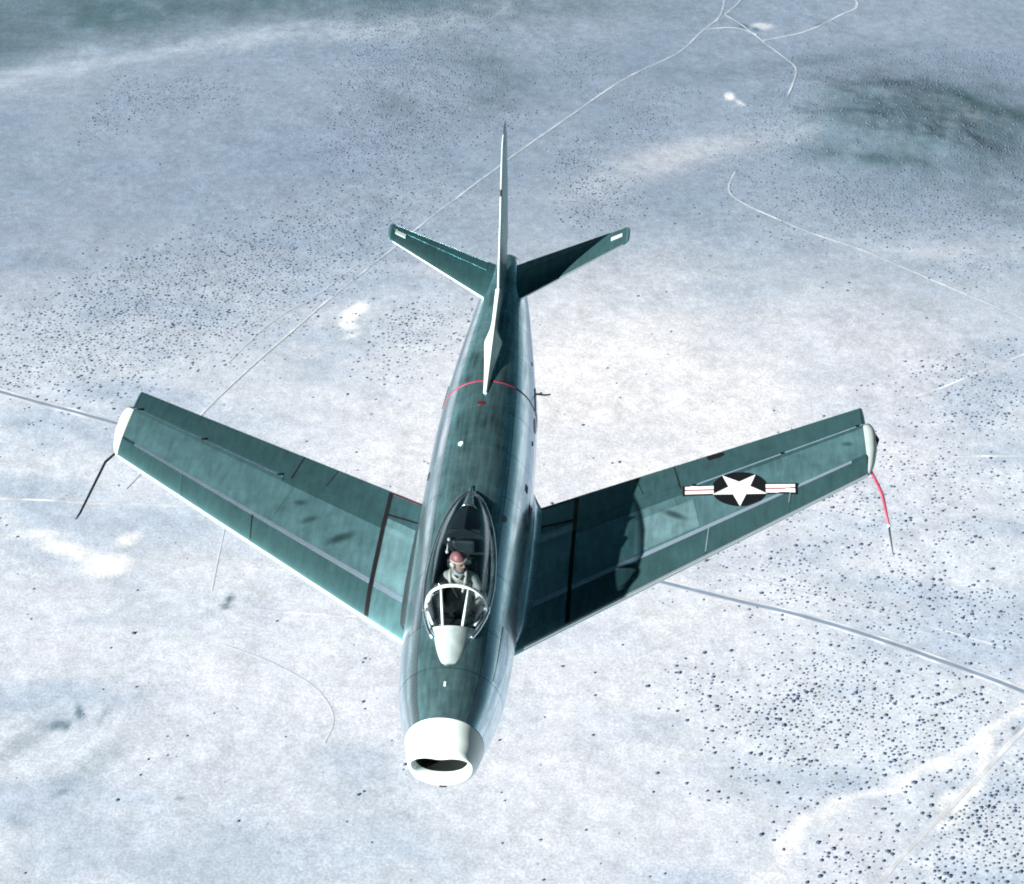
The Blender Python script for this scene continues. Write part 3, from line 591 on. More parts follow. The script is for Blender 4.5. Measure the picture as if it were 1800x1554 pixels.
for side in (-1, 1):
    wg = closed_surface(WG, side, .45, 5.50, M['wing_b'], jet, 'wing')
    wg.data.materials.append(M['core'])
    for p in wg.data.polygons:
        if p.center.z > WG.z0 + abs(p.center.x)*WG.dih: p.material_index = 1
    K = dict(parent=wg)
    # leading edge: fixed root piece and three slat segments
    skin(WG, side, .62, 1.36, 0, .205, M['wing_a'], wg, 'leading_edge_panel', wrap=.05)
    for a, b, mt in ((1.36, 3.18, 'wing_b'), (3.18, 4.35, 'wing_b'), (4.35, 5.50, 'wing_b')): skin(WG, side, a, b, 0, .205, M[mt], wg, 'leading_edge_slat', wrap=.05, skew0=.25 if a > 2 else 0, skew1=.25 if b < 5 else 0)
    skin(WG, side, .62, 1.36, .205, .250, M['strip'], wg, 'slat_step_reflection')  # pale metal carries the horizon reflection off the slat step
    skin(WG, side, 1.36, 5.28, .205, .250, M['strip'], wg, 'slat_step_reflection'); skin(WG, side, 5.28, 5.50, .205, .250, M['wing_b'], wg, 'upper_skin')
    skin(WG, side, .80, 5.50, 0, .012, M['polish'], wg, 'leading_edge_glint', wrap=.03, extra=.003)  # bright band added to widen the sun glint along the edge
    # upper skins
    skin(WG, side, .62, 1.36, .25, .76, M['wing_c'], wg, 'upper_skin', op=offp)
    skin(WG, side, 1.36, 2.95, .25, .655, M['wing_a'], wg, 'upper_skin', skew1=-.5)
    if side > 0:
        skin(WG, side, 2.95, 5.50, .25, .655, M['wing_a'], wg, 'upper_skin', skew0=-.5)
        skin(WG, side, 2.20, 3.10, .27, .56, M['wing_c'], wg, 'access_panel', extra=.003, skew1=-.3, depth=.004)
    else: skin(WG, side, 2.95, 5.50, .25, .655, M['wing_a'], wg, 'upper_skin', skew0=-.5)
    skin(WG, side, 1.36, 2.95, .655, .76, M['wing_b'], wg, 'upper_skin', op=lambda c: .006)
    skin(WG, side, 2.95, 5.50, .655, .692, M['wing_b'], wg, 'hinge_dark_reflection'); skin(WG, side, 2.95, 5.50, .692, .716, M['strip'], wg, 'hinge_pale_reflection')  # dark and pale tones paint the sky reflections of the hinge hump
    skin(WG, side, .62, 1.36, .76, 1.0, M['wing_b'], wg, 'flap'); skin(WG, side, 1.36, 2.80, .76, 1.0, M['wing_b'], wg, 'flap', op=lambda c: .006)
    skin(WG, side, 2.83, 5.50, .716, 1.0, M['wing_b'], wg, 'aileron', skew0=-.35, gap=.012)
    for xx in (3.02, 4.3, 5.42): box('hinge_bracket', WG.P(side, xx, .70, 1, .016), (.05, .045, .02), M['black'], wg, .004)
    # walkway lines
    chord_band(WG, side, 1.35, .018, .985, .058, M['walk'], wg, 'walkway_line')
    span_band(WG, side, .86, 1.33, .787, .045, M['walk'], wg, 'walkway_line', c_in=.825)
    span_band(WG, side, .80, 1.33, .985, .03, M['darkred'], wg, 'walkway_line')
    # joints that read as dark or pale lines
    chord_band(WG, side, 3.18, .03, .205, .013, M['dark' if side < 0 else 'strip'], wg, 'slat_joint', dx=.25)
    if side > 0: chord_band(WG, side, 4.35, .10, .205, .011, M['strip'], wg, 'slat_joint', dx=.25)
    chord_band(WG, side, 2.83, .72, .995, .02, M['dark'], wg, 'aileron_gap', dx=-.35)
    chord_band(WG, side, 2.30, .80, .99, .010, M['dark'], wg, 'flap_joint', dx=-.6)
    # ribs of the tip
    tipc = np.linspace(0, 1, 27); rows = []
    def bulge(c): return float(np.interp(c, [0, .04, .12, .3, .5, .62, .70, .71, .85, .97, 1], [.01, .07, .12, .175, .185, .17, .12, .05, .045, .03, .0]))
    for c0, c1, mt, nm in ((0.0, .70, 'tipwhite', 'wingtip_fairing'), (.70, 1.0, 'wing_b', 'aileron_tip')):
        rows = []
        for c in np.linspace(c0, c1, 22):
            r = []
            for a in np.linspace(math.pi/2, -math.pi/2, 11):
                x = 5.502 + bulge(c)*math.cos(a); sn = math.sin(a); r.append(WG.P(side, x, c, 1, 0) * 1.0)
                k = WG.ch(5.5); zc = WG.z0 + x*WG.dih; r[-1].z = zc + (WG.yt(c)*k + .007)*sn
            rows.append(r)
        v, f = grid_faces(rows); n = 11
        f.append(tuple(range(n))); f.append(tuple(range(len(v)-n, len(v))))
        mesh_obj(nm, v, f, M[mt], wg)
    if side > 0: bm = bmesh.new(); tube_bm(bm, [WG.P(side, 5.64, .30, 1, -.09), WG.P(side, 5.70, .45, 1, -.08), WG.P(side, 5.66, .60, 1, -.07)], [.012, .03, .01]); bm_obj('tip_light', bm, M['black'], wg)
    # root fairing between wing and body
    rows = []
    for y in np.linspace(2.45, 6.3, 46):
        u = (y-2.45)/(6.3-2.45); xr = .86; cc = (y - WG.y0 - WG.tan*xr)/WG.ch(xr); r = []
        e = min(1, max(0, (y-2.45)/.5)) * min(1, max(0, (6.3-y)/.7)); rad = .03 + .15*e
        zw = WG.z0 + xr*WG.dih + (WG.yt(cc)*WG.ch(xr) + .010 if 0 < cc < 1 else 0)
        # fuselage angle where the side meets the height zw+rad
        best = min(np.linspace(1.1, 2.2, 60), key=lambda t: abs(FP(y, t).z - (zw+rad))); A = FP(y, best, .003); xo = abs(FP(y, min(2.3, best+.12)).x)
        outx = xo + .02 + rad*.75*e; c2 = (y - WG.y0 - WG.tan*outx)/WG.ch(outx); zo = WG.z0 + outx*WG.dih + (WG.yt(c2)*WG.ch(outx) + offp(c2) + .004 if 0 < c2 < 1 else 0)
        Bp = Vector((outx, y, zo)); Cp = Vector((A.x*.98+.01, y, zo+.01))
        for t in np.linspace(0, 1, 9): q = A*(1-t)**2 + Cp*2*t*(1-t) + Bp*t*t; r.append(Vector((q.x*side, q.y, q.z)))
        rows.append(r)
    v, f = grid_faces(rows); f = f if side > 0 else [q[::-1] for q in f]; mesh_obj('root_fairing', v, f, M['fus_b'], wg)
    if side > 0: box('trim_tab', WG.P(1, 3.34, .955, 1, .008), (.27, .10, .012), M['black'], wg, .002, Matrix.Rotation(.42, 3, 'Z'))
    # air data boom at the tip
    if side > 0:
        bm_pts = [(5.55, 6.38, -.215), (5.60, 6.27, -.26), (5.70, 6.00, -.34), (5.745, 5.40, -.42)]
        tube('boom', bm_pts, [.020, .021, .022, .019], M['red'], wg, 10)
        tube('boom_collar', [(5.744, 5.42, -.418), (5.748, 5.37, -.424)], .024, M['white'], wg, 10)
        tube('air_data_probe', [(5.747, 5.38, -.42), (5.76, 5.02, -.46), (5.775, 4.72, -.50)], [.016, .012, .006], M['steel'], wg, 8)
    else:
        tube('boom', [(-5.55, 6.34, -.215), (-5.67, 6.18, -.26), (-5.80, 5.14, -.38), (-5.835, 5.02, -.40)], [.018, .020, .017, .014], M['black'], wg, 10)
# ---- national insignia on the port wing, lying on the skin
def lay(name, poly, mat_, parent, lift):
    bm = bmesh.new(); vs = [bm.verts.new((x, y, 0)) for x, y in poly]; bm.faces.new(vs)
    bmesh.ops.triangulate(bm, faces=bm.faces[:])
    for _ in range(3): bmesh.ops.subdivide_edges(bm, edges=bm.edges[:], cuts=1, use_grid_fill=True)
    for v in bm.verts:
        x, y = v.co.x, v.co.y; c = (y - WG.y0 - WG.tan*x)/WG.ch(x)
        o = offp(c) if not (.20 < c < .252) else .024
        v.co.z = WG.z0 + x*WG.dih + WG.yt(c)*WG.ch(x) + max(o, .010) + lift
    ex = bmesh.ops.extrude_face_region(bm, geom=bm.faces[:]); 
    for v in [g for g in ex['geom'] if isinstance(g, bmesh.types.BMVert)]: v.co.z -= .003
    return bm_obj(name, bm, mat_, parent, smooth=False)
port = [o for o in jet.children if o.name.startswith('wing') and o.type == 'MESH'][-1]
IC = (3.665, 5.868); R_ = .40
ins = lay('insignia', [(IC[0]+R_*math.cos(a)*.985, IC[1]+R_*1.02*math.sin(a)) for a in np.linspace(0, 2*math.pi, 49)[:-1]], M['insblack'], port, .0035); ins['label'] = 'black disc with a white five pointed star and striped bars'
star = []
for k in range(10):
    a = -math.pi/2 + k*math.pi/5; r = R_*1.0 if k % 2 == 0 else R_*.40; star.append((IC[0]+r*math.cos(a), IC[1]+r*1.02*math.sin(a)))
lay('insignia_star', star, M['inswhite'], port, .0075)
for sgn in (-1, 1):
    x0, x1 = (IC[0]-.805, IC[0]-.35) if sgn < 0 else (IC[0]+.35, IC[0]+.815); yc = IC[1]-.015
    rect = lambda a, b, c, d: [(a, c), (b, c), (b, d), (a, d)]
    lay('insignia_bar', rect(x0, x1, yc-.125, yc+.125), M['insblack'], port, .0035)
    w0, w1 = (x0+.035, x1-.015) if sgn < 0 else (x0+.02, x1-.035)
    lay('insignia_stripe', rect(w0, w1, yc+.018, yc+.092), M['inswhite'], port, .0110)
    lay('insignia_stripe', rect(w0, w1, yc-.092, yc-.018), M['inswhite'], port, .0110)
    lay('insignia_stripe', rect(w0, w1, yc-.010, yc+.010), M['insred'], port, .0110)
# ---- horizontal tail
for side in (-1, 1):
    hs = closed_surface(ST_, side, .12, 1.90, M['wing_b'], jet, 'tailplane', 0)
    one = lambda c: .003
    skin(ST_, side, .14, 1.90, .0, .70, M['wing_b'], hs, 'tailplane_skin', op=one, wrap=.06, gap=.004, depth=.008)
    skin(ST_, side, .30, 1.90, .715, 1.0, M['wing_b'], hs, 'elevator', op=one, gap=.004, depth=.006)
    skin(ST_, side, .30, 1.86, .978, 1.0, M['polish'], hs, 'trailing_edge_strip', op=lambda c: .005, gap=.004, depth=.006)
    skin(ST_, side, .20, 1.86, 0, .02, M['polish'], hs, 'leading_edge_glint', op=lambda c: .006, wrap=.03, depth=.006)  # pale band paints the sunlit front edge of the tailplane
    rows = []
    for c in np.linspace(0, 1, 20):
        r = []; bl = .06*math.sqrt(max(0, 1-(2*c-1)**4))+.004
        for a in np.linspace(math.pi/2, -math.pi/2, 9):
            q = ST_.P(side, 1.90+bl*math.cos(a), c, 1, 0); q.z = ST_.z0 + abs(q.x)*ST_.dih + (ST_.yt(c)*ST_.ch(1.9)+.003)*math.sin(a); r.append(q)
        rows.append(r)
    v, f = grid_faces(rows); mesh_obj('tailplane_tip', v, f, M['wing_a'], hs)
    skin(ST_, side, 1.66, 1.84, .46, .66, M['tipwhite'], hs, 'formation_light', op=lambda c: .010, gap=.004, depth=.01)
# ---- fin
FH = [(.70, 8.66, 2.14, .10), (.95, 8.86, 2.00, .09), (1.4, 9.24, 1.74, .075), (1.9, 9.66, 1.44, .06), (2.4, 10.06, 1.13, .046), (2.66, 10.28, .94, .038), (2.80, 10.44, .76, .030), (2.88, 10.66, .48, .015)]
def fin_pt(z, c, sd):
    zs = [h[0] for h in FH]; y0 = interp(z, zs, [h[1] for h in FH]); k = interp(z, zs, [h[2] for h in FH]); t = interp(z, zs, [h[3] for h in FH])
    yt = 5*(.2969*math.sqrt(c) - .1260*c - .3516*c*c + .2843*c**3 - .1036*c**4)
    return Vector((sd*yt*t*.98, y0 + c*k, z))
def fin_piece(name, z0, z1, c0, c1, mat_, parent, off=0.0):
    rows = []
    for z in np.linspace(z0, z1, 26):
        cs = c0 + (c1-c0)*(1-np.cos(np.linspace(0, math.pi/2 if c0 == 0 else math.pi, 16)))/(1 if c0 == 0 else 2); r = []
        for c in cs[::-1]: q = fin_pt(z, c, -1); q.x -= off; r.append(q)
        for c in cs[(1 if c0 == 0 else 0):]: q = fin_pt(z, c, 1); q.x += off; r.append(q)
        if c0 == 0: r[15].y -= off*2
        rows.append(r)
    v, f = grid_faces(rows, c0 > 0); n = len(rows[0]); f.append(tuple(range(n))); f.append(tuple((25)*n+k for k in range(n))[::-1])
    return sharp(mesh_obj(name, v, f, mat_, parent), 50)
fin = fin_piece('fin', .70, 2.88, 0, .80, M['fin'], jet)
fin_piece('rudder', .95, 2.60, .805, 1.0, M['wing_b'], fin, -.002)
fin_piece('fin_edge_glint', .86, 2.18, 0, .016, M['tipwhite'], fin, .003)  # white colour paints in the sun glint along the fin edge
fin_piece('fin_edge_glint', 2.27, 2.86, 0, .03, M['tipwhite'], fin, .003)
fin_piece('fin_joint', 2.19, 2.26, 0, .02, M['black'], fin, .002)
# dorsal fillet, a low tent running forward from the fin
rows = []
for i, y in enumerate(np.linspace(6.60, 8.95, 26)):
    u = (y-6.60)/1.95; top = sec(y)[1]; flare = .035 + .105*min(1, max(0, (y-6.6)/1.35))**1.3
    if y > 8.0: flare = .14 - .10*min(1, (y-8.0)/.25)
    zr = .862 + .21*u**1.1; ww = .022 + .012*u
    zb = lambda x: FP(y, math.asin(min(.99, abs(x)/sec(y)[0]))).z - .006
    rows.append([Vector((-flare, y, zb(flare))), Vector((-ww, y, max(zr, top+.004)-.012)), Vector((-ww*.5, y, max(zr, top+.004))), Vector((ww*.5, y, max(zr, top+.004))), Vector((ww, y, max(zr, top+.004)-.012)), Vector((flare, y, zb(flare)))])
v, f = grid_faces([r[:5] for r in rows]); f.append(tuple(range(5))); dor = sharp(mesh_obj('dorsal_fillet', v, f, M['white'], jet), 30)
v, f = grid_faces([r[4:] for r in rows]); mesh_obj('fillet_shaded_side', v, f, M['fin'], dor)  # sunlit half painted white, this half dark as if in shade
#@@COCKPIT
# ------------------------------------------------------------------ cockpit, canopy
cab = part('cockpit')
# tub walls and floor
Y = np.linspace(1.74, 4.30, 40); rows = []
for y in Y:
    w = max(cw(y)-.004, .01); th = math.asin(min(.99, w/sec(y)[0])); zt = FP(y, th).z - .012
    rows.append([Vector((-w, y, zt)), Vector((-w*.96, y, zt-.25)), Vector((-w*.9, y, -.15 if y < 3.4 else -.15+(y-3.4)*.9)), Vector((0, y, -.16 if y < 3.4 else -.16+(y-3.4)*.9)), Vector((w*.9, y, -.15 if y < 3.4 else -.15+(y-3.4)*.9)), Vector((w*.96, y, zt-.25)), Vector((w, y, zt))])
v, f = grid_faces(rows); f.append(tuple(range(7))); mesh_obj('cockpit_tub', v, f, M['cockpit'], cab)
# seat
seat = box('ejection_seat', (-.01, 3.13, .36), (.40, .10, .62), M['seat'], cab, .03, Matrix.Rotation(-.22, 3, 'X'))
box('headrest', (-.005, 3.33, .745), (.30, .07, .20), M['seat'], seat, .035, Matrix.Rotation(-.25, 3, 'X'))
box('seat_pan', (-.01, 2.88, .03), (.40, .42, .12), M['seat'], seat, .03)
for sx_ in (-1, 1): box('side_console', (sx_*.325, 2.65, .20), (.10, 1.1, .36), M['cockpit'], cab, .015)
ipn = box('instrument_panel', (0, 2.02, .52), (.50, .05, .30), M['cockpit'], cab, .02, Matrix.Rotation(.35, 3, 'X'))
box('glare_shield', (0, 1.93, .655), (.46, .20, .03), M['cockpit'], cab, .012)
for gx_ in (-.11, -.07, .06, .10):
    tube('gauge_knob', [(gx_, 1.86, .675), (gx_, 1.845, .705)], .011, M['gauge'], cab, 8)
# rear shelf and small fittings
box('radio_box', (.0, 3.62, .58), (.26, .22, .12), M['cockpit'], cab, .02)
for q in ((-.10, 3.80, .70), (.02, 3.72, .68), (-.04, 4.00, .74)): 
    bm = bmesh.new(); bmesh.ops.create_icosphere(bm, subdivisions=1, radius=.014, matrix=Matrix.Translation(q)); bm_obj('fitting', bm, M['gauge'], cab)
hd = tube('canopy_handle', [(-.205, 3.20, .76), (-.205, 3.26, .79), (-.205, 3.32, .80)], .011, M['gauge'], cab, 8)
for q in ((-.205, 3.20, .76), (-.20, 3.40, .80)):
    bm = bmesh.new(); bmesh.ops.create_uvsphere(bm, u_segments=10, v_segments=8, radius=.025, matrix=Matrix.Translation(q)); bm_obj('knob', bm, M['gauge'], hd)
rows = []
for y in np.linspace(3.45, 4.24, 14):
    w = max(cw(y)-.02, .01); u = (y-3.45)/.79; zt = .70 + .10*u
    rows.append([Vector((-w, y, zt-.06)), Vector((-w*.62, y, zt+.15*(1-u))), Vector((0, y, zt+.25-.20*u)), Vector((w*.62, y, zt+.15*(1-u))), Vector((w, y, zt-.06))])
v, f = grid_faces(rows); n0 = len(v); v += [Vector((p.x, 3.46, .2)) for p in rows[0]]; f += [(k, k+1, n0+k+1, n0+k) for k in range(4)]
mesh_obj('rear_deck', v, f, M['cockpit'], cab, smooth=False)  # deck raised high to block sun and fill the wing shadow
box('rear_bulkhead', (0, 3.46, .74), (.42, .03, .34), M['cockpit'], cab, .01, Matrix.Rotation(-.2, 3, 'X'))
for sg in (-1, 1):                                    # coaming that caps the cut edge of the skin
    rows = []
    for y in np.linspace(1.70, 4.33, 60):
        w = cw(y); r = []
        for dw, dz in ((.026, .005), (.012, .016), (-.012, .016), (min(-.03, -.02), -.03), (-.032, -.10)):
            ww = max(w+dw, .003); q = FP(y, math.asin(min(.99, ww/sec(y)[0]))); r.append(Vector((sg*ww, y, q.z+dz)))
        rows.append(r)
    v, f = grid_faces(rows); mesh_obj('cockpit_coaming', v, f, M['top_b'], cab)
def crest(y): return interp(y, [1.74, 2.0, 2.26, 2.6, 3.0, 3.5, 4.0, 4.34], [.700, .860, 1.012, 1.065, 1.06, 1.00, .90, .845])
def arch(y, n=17, grow=0.0, squash=2.0):
    w = cw(y)+grow; th = math.asin(min(.99, w/sec(y)[0])); zb = FP(y, th).z; zt = max(crest(y)+grow, zb+.01); out = []
    for a in np.linspace(math.pi, 0, n):
        c, s = math.cos(a), math.sin(a); out.append(Vector((w*math.copysign(abs(c)**.9, c), y, zb + (zt-zb)*abs(s)**.85)))
    return out
def solid(o, t, off=0): md = o.modifiers.new('thickness', 'SOLIDIFY'); md.thickness = t; md.offset = off; return o
can = part('canopy')
ysc = np.concatenate([np.linspace(2.30, 3.6, 16), np.linspace(3.7, 4.28, 10)])
v, f = grid_faces([arch(y) for y in ysc]); solid(mesh_obj('canopy_glass', v, f, M['glass'], can), .008)
# rail along the foot of the canopy, bow frame, rear cap
for sg in (-1, 1):
    bm = bmesh.new(); pts = []
    for y in np.linspace(2.2, 4.34, 34):
        w = cw(y)+.004; th = math.asin(min(.99, w/sec(y)[0])); q = FP(y, th, .006); q.x *= sg; pts.append(q)
    tube_bm(bm, pts, [.026]*len(pts), 8); bm_obj('canopy_rail', bm, M['fus_c'], can)
    pts = []; bm = bmesh.new()
    for y in np.linspace(1.72, 2.3, 12):
        w = cw(y)+.002; th = math.asin(min(.99, w/sec(y)[0])); q = FP(y, th, .004); q.x *= sg; pts.append(q)
    tube_bm(bm, pts, [.028]*len(pts), 8); bm_obj('windshield_sill', bm, M['fus_c'], can)
rows = []
for y in np.linspace(3.98, 4.46, 12):
    k = max(0, 1-(y-4.0)/.46); w = .012+.10*k; zt = max(crest(min(y, 4.34))+.008, sec(y)[1]+.012*k+.002); zb = FP(y, math.asin(w/sec(y)[0])).z
    rows.append([Vector((-w, y, max(zb, zt-.06*k)-.004)), Vector((-w*.5, y, zt-.006)), Vector((0, y, zt+.004)), Vector((w*.5, y, zt-.006)), Vector((w, y, max(zb, zt-.06*k)-.004))])
v, f = grid_faces(rows); solid(mesh_obj('canopy_rear_cap', v, f, M['fus_a'], can), .01)
bow = []
for y, g in ((2.240, .006), (2.244, .014), (2.280, .015), (2.285, .005)): bow.append(arch(y, 25, g))
v, f = grid_faces(bow); solid(mesh_obj('bow_frame', v, f, M['white'], can), .02, -1)
# windshield: flat centre pane between two posts, a curved pane on either side
ws = part('windshield'); B = arch(2.235, 25, 0.0)
def ws_line(x_bot, x_top_frac):
    """foot point on the base line and head point on the bow"""
    w = .262; y = 1.745 + .33*(abs(x_bot)/w)**2.2*.55; th = math.asin(min(.99, abs(x_bot)/sec(y)[0])); foot = FP(y, th, .016); foot.x = x_bot
    i = x_top_frac*(len(B)-1); k = min(int(i), len(B)-2); head = B[k].lerp(B[k+1], i-k); return foot, head
xs_b = [-.262, -.225, -.175, -.115, 0, .115, .175, .225, .262]; fr = [0.0, .10, .22, .365, .5, .635, .78, .90, 1.0]
L_ = [ws_line(a, b) for a, b in zip(xs_b, fr)]
for a, b in ((0, 3), (3, 5), (5, 8)):
    rows = [[L_[k][0].lerp(L_[k][1], t) for k in range(a, b+1)] for t in np.linspace(0, 1, 6)]
    v, f = grid_faces(rows); solid(mesh_obj('windshield_pane', v, f, M['glass'], ws, smooth=(b-a) > 2), .010)
for k in (3, 5): tube('windshield_post', [L_[k][0].lerp(L_[k][1], t) for t in (0, .5, 1)], .016, M['tipwhite'], ws, 8)
for k in (0, 8): tube('windshield_corner', [L_[k][0].lerp(L_[k][1], t) for t in (0, .5, 1)], .016, M['tipwhite'], ws, 8)
# fairing ahead of the windshield
rows = []
for i, y in enumerate(np.linspace(1.25, 1.80, 16)):
    u = (y-1.25)/.55; w = .03 + .25*u**.5; r = []
    for t in np.linspace(-1, 1, 15):
        x = w*t; th = math.asin(min(.99, abs(x)/sec(y)[0])); q = FP(y, th, 0); rise = .085*u**.8*(1-abs(t)**2.0); r.append(Vector((x, y - .10*abs(t)**2*-u, q.z + rise + (.003 if abs(t) < .99 else -.006))))
    rows.append(r)
v, f = grid_faces(rows); f.append(tuple(range(15))); mesh_obj('windshield_fairing', v, f, M['fairing'], ws)
# ---- small fittings on the skin
patch('fuel_cap', 5.43, -.30, .075, .075, M['white'], fus, round_=True, thick=.008)
patch('camera_port', 6.36, -.05, .085, .10, M['darkred'], fus, round_=True)
for (y, th, ly, lx, mt, rd, nm) in [(5.0, 1.13, .13, .075, 'black', False, 'side_vent'), (4.78, 1.36, .16, .05, 'black', False, 'side_vent'), (5.18, -1.10, .14, .06, 'black', False, 'side_vent'), (6.10, 1.22, .11, .05, 'black', True, 'vent'), (4.02, .66, .13, .08, 'steel', True, 'vent'), (6.62, 1.32, .34, .13, 'steel', True, 'fuel_vent'), (8.0, 1.2, .10, .05, 'steel', True, 'vent'),
        (.98, -.02, .06, .022, 'tipwhite', False, 'nose_fitting')]:
    patch(nm, y, th, ly, lx, M[mt], fus, round_=rd)
patch('air_brake', 7.25, 1.55, .55, .34, M['fus_b'], fus, thick=.012); patch('air_brake', 7.25, -1.55, .55, .34, M['fus_b'], fus, thick=.012)
patch('gun_bay_door', 1.72, 1.28, .92, .48, M['fus_b'], fus, thick=.004)
tube('side_probe', [FP(7.55, 1.5), FP(7.50, 1.5) + Vector((.14, .03, 0)), FP(7.50, 1.5) + Vector((.22, .02, .02))], [.016, .014, .012], M['steel'], fus)
tube('side_probe', [FP(5.7, -1.35), FP(5.75, -1.35) + Vector((-.10, 0, .02))], .010, M['steel'], fus)
#@@PILOT
# ------------------------------------------------------------------ the pilot
pil = bpy.data.objects.new('person', None); COL.objects.link(pil); pil.location = (-.045, 2.93, ALT + .06); pil.scale = (1.13, 1.13, 1.13)
tag(pil, 'pilot in red leather helmet and pale flight suit looking sideways in the cockpit', 'person')
def skinned(name, verts, edges, radii, mat_, parent, sub=2, root=0):
    me = bpy.data.meshes.new(name); me.from_pydata(verts, edges, []); me.update(); o = bpy.data.objects.new(name, me); COL.objects.link(o); o.parent = parent
    bm = bmesh.new(); bm.from_mesh(me); lay_ = bm.verts.layers.skin.verify()
    for i, v in enumerate(bm.verts):
        r = radii[i]; v[lay_].radius = r if isinstance(r, tuple) else (r, r); v[lay_].use_root = (i == root)
    bm.to_mesh(me); bm.free()
    md = o.modifiers.new('skin', 'SKIN'); md.use_smooth_shade = True
    s = o.modifiers.new('sub', 'SUBSURF'); s.levels = sub; s.render_levels = sub
    me.materials.append(mat_); return o
# joints, local metres: seat at z = 0, +x is the pilot's left, -y is forward
bv = [(0, .06, .02), (0, .05, .18), (0, .06, .34), (0, .06, .44), (.005, .03, .53), (.01, .01, .60),
      (-.175, .06, .385), (-.25, -.05, .20), (-.15, -.27, .13), (.175, .06, .385), (.255, -.04, .20), (.17, -.27, .15),
      (-.11, -.12, .03), (-.15, -.48, .12), (-.14, -.78, -.12), (.11, -.12, .03), (.15, -.48, .12), (.14, -.78, -.12)]
be = [(0, 1), (1, 2), (2, 3), (3, 4), (4, 5), (3, 6), (6, 7), (7, 8), (3, 9), (9, 10), (10, 11), (0, 12), (12, 13), (13, 14), (0, 15), (15, 16), (16, 17)]
brd = [(.15, .12), (.14, .11), (.155, .11), (.10, .075), (.055, .055), (.05, .05), (.075, .075), (.055, .055), (.040, .040), (.075, .075), (.055, .055), (.040, .040), (.09, .09), (.075, .075), (.05, .05), (.09, .09), (.075, .075), (.05, .05)]
body = skinned('body', bv, be, brd, M['suit'], pil)
# hands: palm with four fingers and a thumb, curled round the stick and the throttle
for sg, wrist in ((-1, (-.15, -.27, .13)), (1, (.17, -.27, .15))):
    w = Vector(wrist); d = Vector((-sg*.35, -1, -.05)).normalized(); si = Vector((-sg*.2, .1, 1)).normalized(); inn = Vector((-sg, .2, 0)).normalized()
    hv = [tuple(w), tuple(w+d*.045), tuple(w+d*.085)]; he = [(0, 1), (1, 2)]; hr = [.026, (.034, .02), (.036, .018)]
    for k, (o_, ln) in enumerate(((.030, .070), (.011, .078), (-.009, .073), (-.028, .058))):
        b = w + d*.092 + si*o_; k0 = len(hv); hv += [tuple(b), tuple(b+d*ln*.4+inn*ln*.25), tuple(b+d*ln*.35+inn*ln*.7), tuple(b+d*ln*.05+inn*ln*.85)]; he += [(2, k0), (k0, k0+1), (k0+1, k0+2), (k0+2, k0+3)]; hr += [.010, .0095, .009, .008]
    b = w + d*.035 + si*.03; k0 = len(hv); hv += [tuple(b), tuple(b+d*.03+si*.018+inn*.02), tuple(b+d*.055+si*.012+inn*.045)]; he += [(1, k0), (k0, k0+1), (k0+1, k0+2)]; hr += [.012, .011, .009]
    skinned('glove', hv, he, hr, M['glove'], pil)
# head, turned to the pilot's left and a little down
head = bpy.data.objects.new('head', None); COL.objects.link(head); head.parent = pil; head.location = (.012, -.015, .70); head.rotation_euler = (.06, 0, .85)
def head_shape(p):
    x, y, z = p                                      # unit sphere, -y is the face
    X = x*.077*(1 - .22*max(0, -z)); Yv = y*.098; Z = z*.118
    if y < 0: Yv = Yv*(1-.12*max(0, z)) - .012*max(0, -z)*(1-abs(x)) 
    if y > 0 and z < 0: Yv *= 1-.35*(-z)
    # brow, eye sockets, nose, lips, chin
    g = lambda cx, cz, sx, sz: math.exp(-((x-cx)/sx)**2-((z-cz)/sz)**2) if y < 0 else 0
    Yv -= .026*g(0, -.12, .14, .20) + .010*g(0, -.50, .30, .09) + .012*g(0, -.82, .28, .14) + .007*g(0, .20, .6, .10)
    Yv += .012*g(.36, .05, .20, .12) + .012*g(-.36, .05, .20, .12) + .006*g(0, -.40, .3, .06) + .004*g(0, -.62, .3, .06)
    return Vector((X, Yv, Z))
bm = bmesh.new(); bmesh.ops.create_uvsphere(bm, u_segments=40, v_segments=32, radius=1)
for v in bm.verts: v.co = head_shape(v.co)
face = bm_obj('face', bm, M['skin'], pil); face.location = head.location; face.rotation_euler = head.rotation_euler
for sx_ in (-1, 1):
    bm = bmesh.new(); bmesh.ops.create_uvsphere(bm, u_segments=12, v_segments=8, radius=.013, matrix=Matrix.Translation((sx_*.029, -.081, .006)) @ Matrix.Diagonal((1, .6, .75, 1))); bm_obj('eye', bm, M['black'], face)
    box('eyebrow', (sx_*.029, -.090, .024), (.030, .008, .007), M['black'], face, .002)
box('mouth', (0, -.098, -.058), (.040, .006, .006), M['darkred'], face, .002)
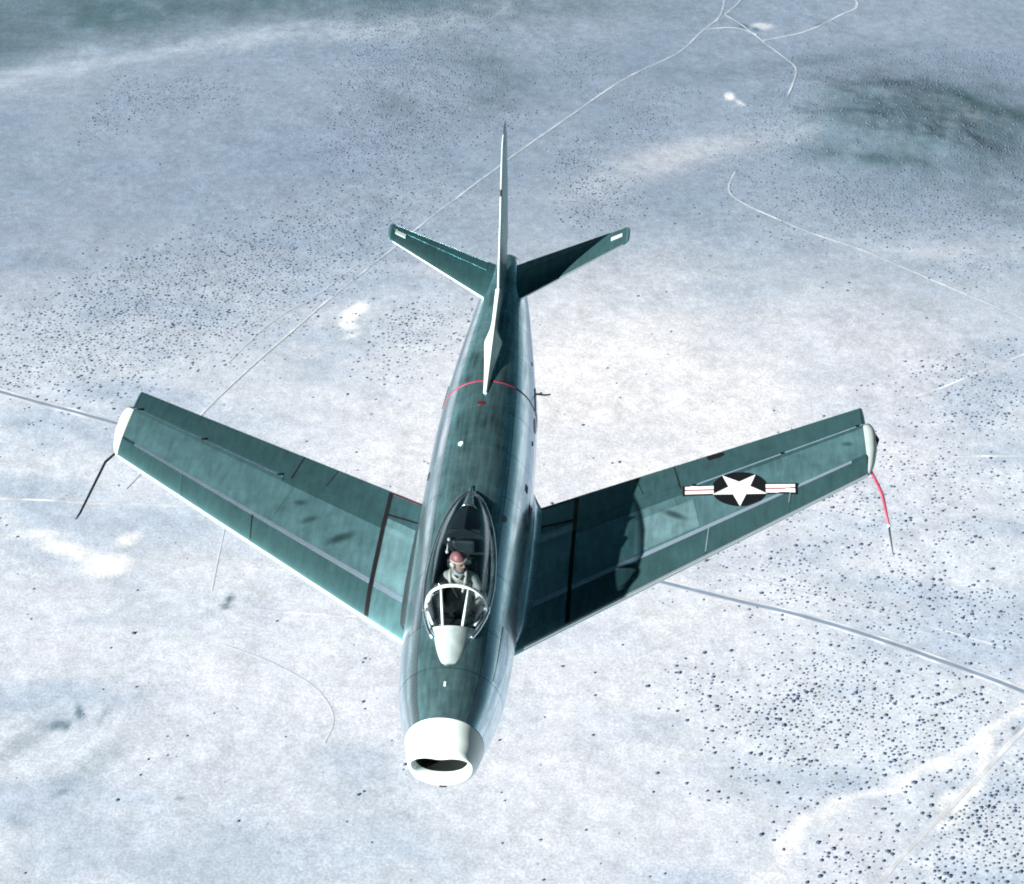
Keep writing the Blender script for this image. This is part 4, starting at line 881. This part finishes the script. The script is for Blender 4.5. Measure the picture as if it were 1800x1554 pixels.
# soft leather helmet: shell over crown, nape and ears
bm = bmesh.new(); bmesh.ops.create_uvsphere(bm, u_segments=36, v_segments=28, radius=1)
dele = []
for v in bm.verts:
    x, y, z = v.co; cut = y < .05 and z < .36 + .3*max(0, abs(x)-.55)*-1 and abs(x) < .86
    if (y < -.12 and z < .34 and abs(x) < .90) or z < -.72: dele.append(v)
bmesh.ops.delete(bm, geom=dele, context='VERTS')
for v in bm.verts: h = head_shape(v.co*Vector((1, 1, 1)) if True else v.co); v.co = h*1.10 + Vector((0, .002, .004))
hm = bm_obj('flying_helmet', bm, M['helmet'], pil); hm.location = head.location; hm.rotation_euler = head.rotation_euler
md = hm.modifiers.new('t', 'SOLIDIFY'); md.thickness = .006; md.offset = -1
# goggles pushed up, ear cups, chin strap, collar
pts = [(.088*math.sin(a), -.105*math.cos(a)*.98, .058) for a in np.linspace(-1.9, 1.9, 15)]
tube('goggle_band', pts, .011, M['cream'], hm, 6)
for sx_ in (-1, 1):
    tube('ear_cup', [(sx_*.076, .005, -.005), (sx_*.094, .005, -.005), (sx_*.10, .005, -.005)], [.036, .036, .024], M['cream'], hm, 14)
    tube('chin_strap', [(sx_*.082, -.01, -.03), (sx_*.066, -.045, -.085), (sx_*.03, -.080, -.118), (0, -.086, -.122)], .006, M['black'], hm, 6)
pts = [(.078*math.cos(a), .045+.07*math.sin(a), .495+.012*math.sin(a)) for a in np.linspace(-math.pi*.4, math.pi*1.4, 18)]
tube('collar', pts, .018, M['suit'], body, 8)
for sx_ in (-1, 1):
    tube('harness_strap', [(sx_*.085, .10, .50), (sx_*.095, .00, .50), (sx_*.085, -.075, .42), (sx_*.055, -.085, .30), (0, -.09, .18)], .017, M['strap'], body, 6)
tube('scarf', [(-.05, -.045, .50), (0, -.075, .47), (.05, -.045, .50)], .016, M['cream'], body, 8)
bpy.data.objects.remove(head)
tube('control_stick', [(0, 2.48, .0), (0, 2.52, .22), (-.08, 2.56, .28)], [.014, .012, .018], M['black'], cab, 8)
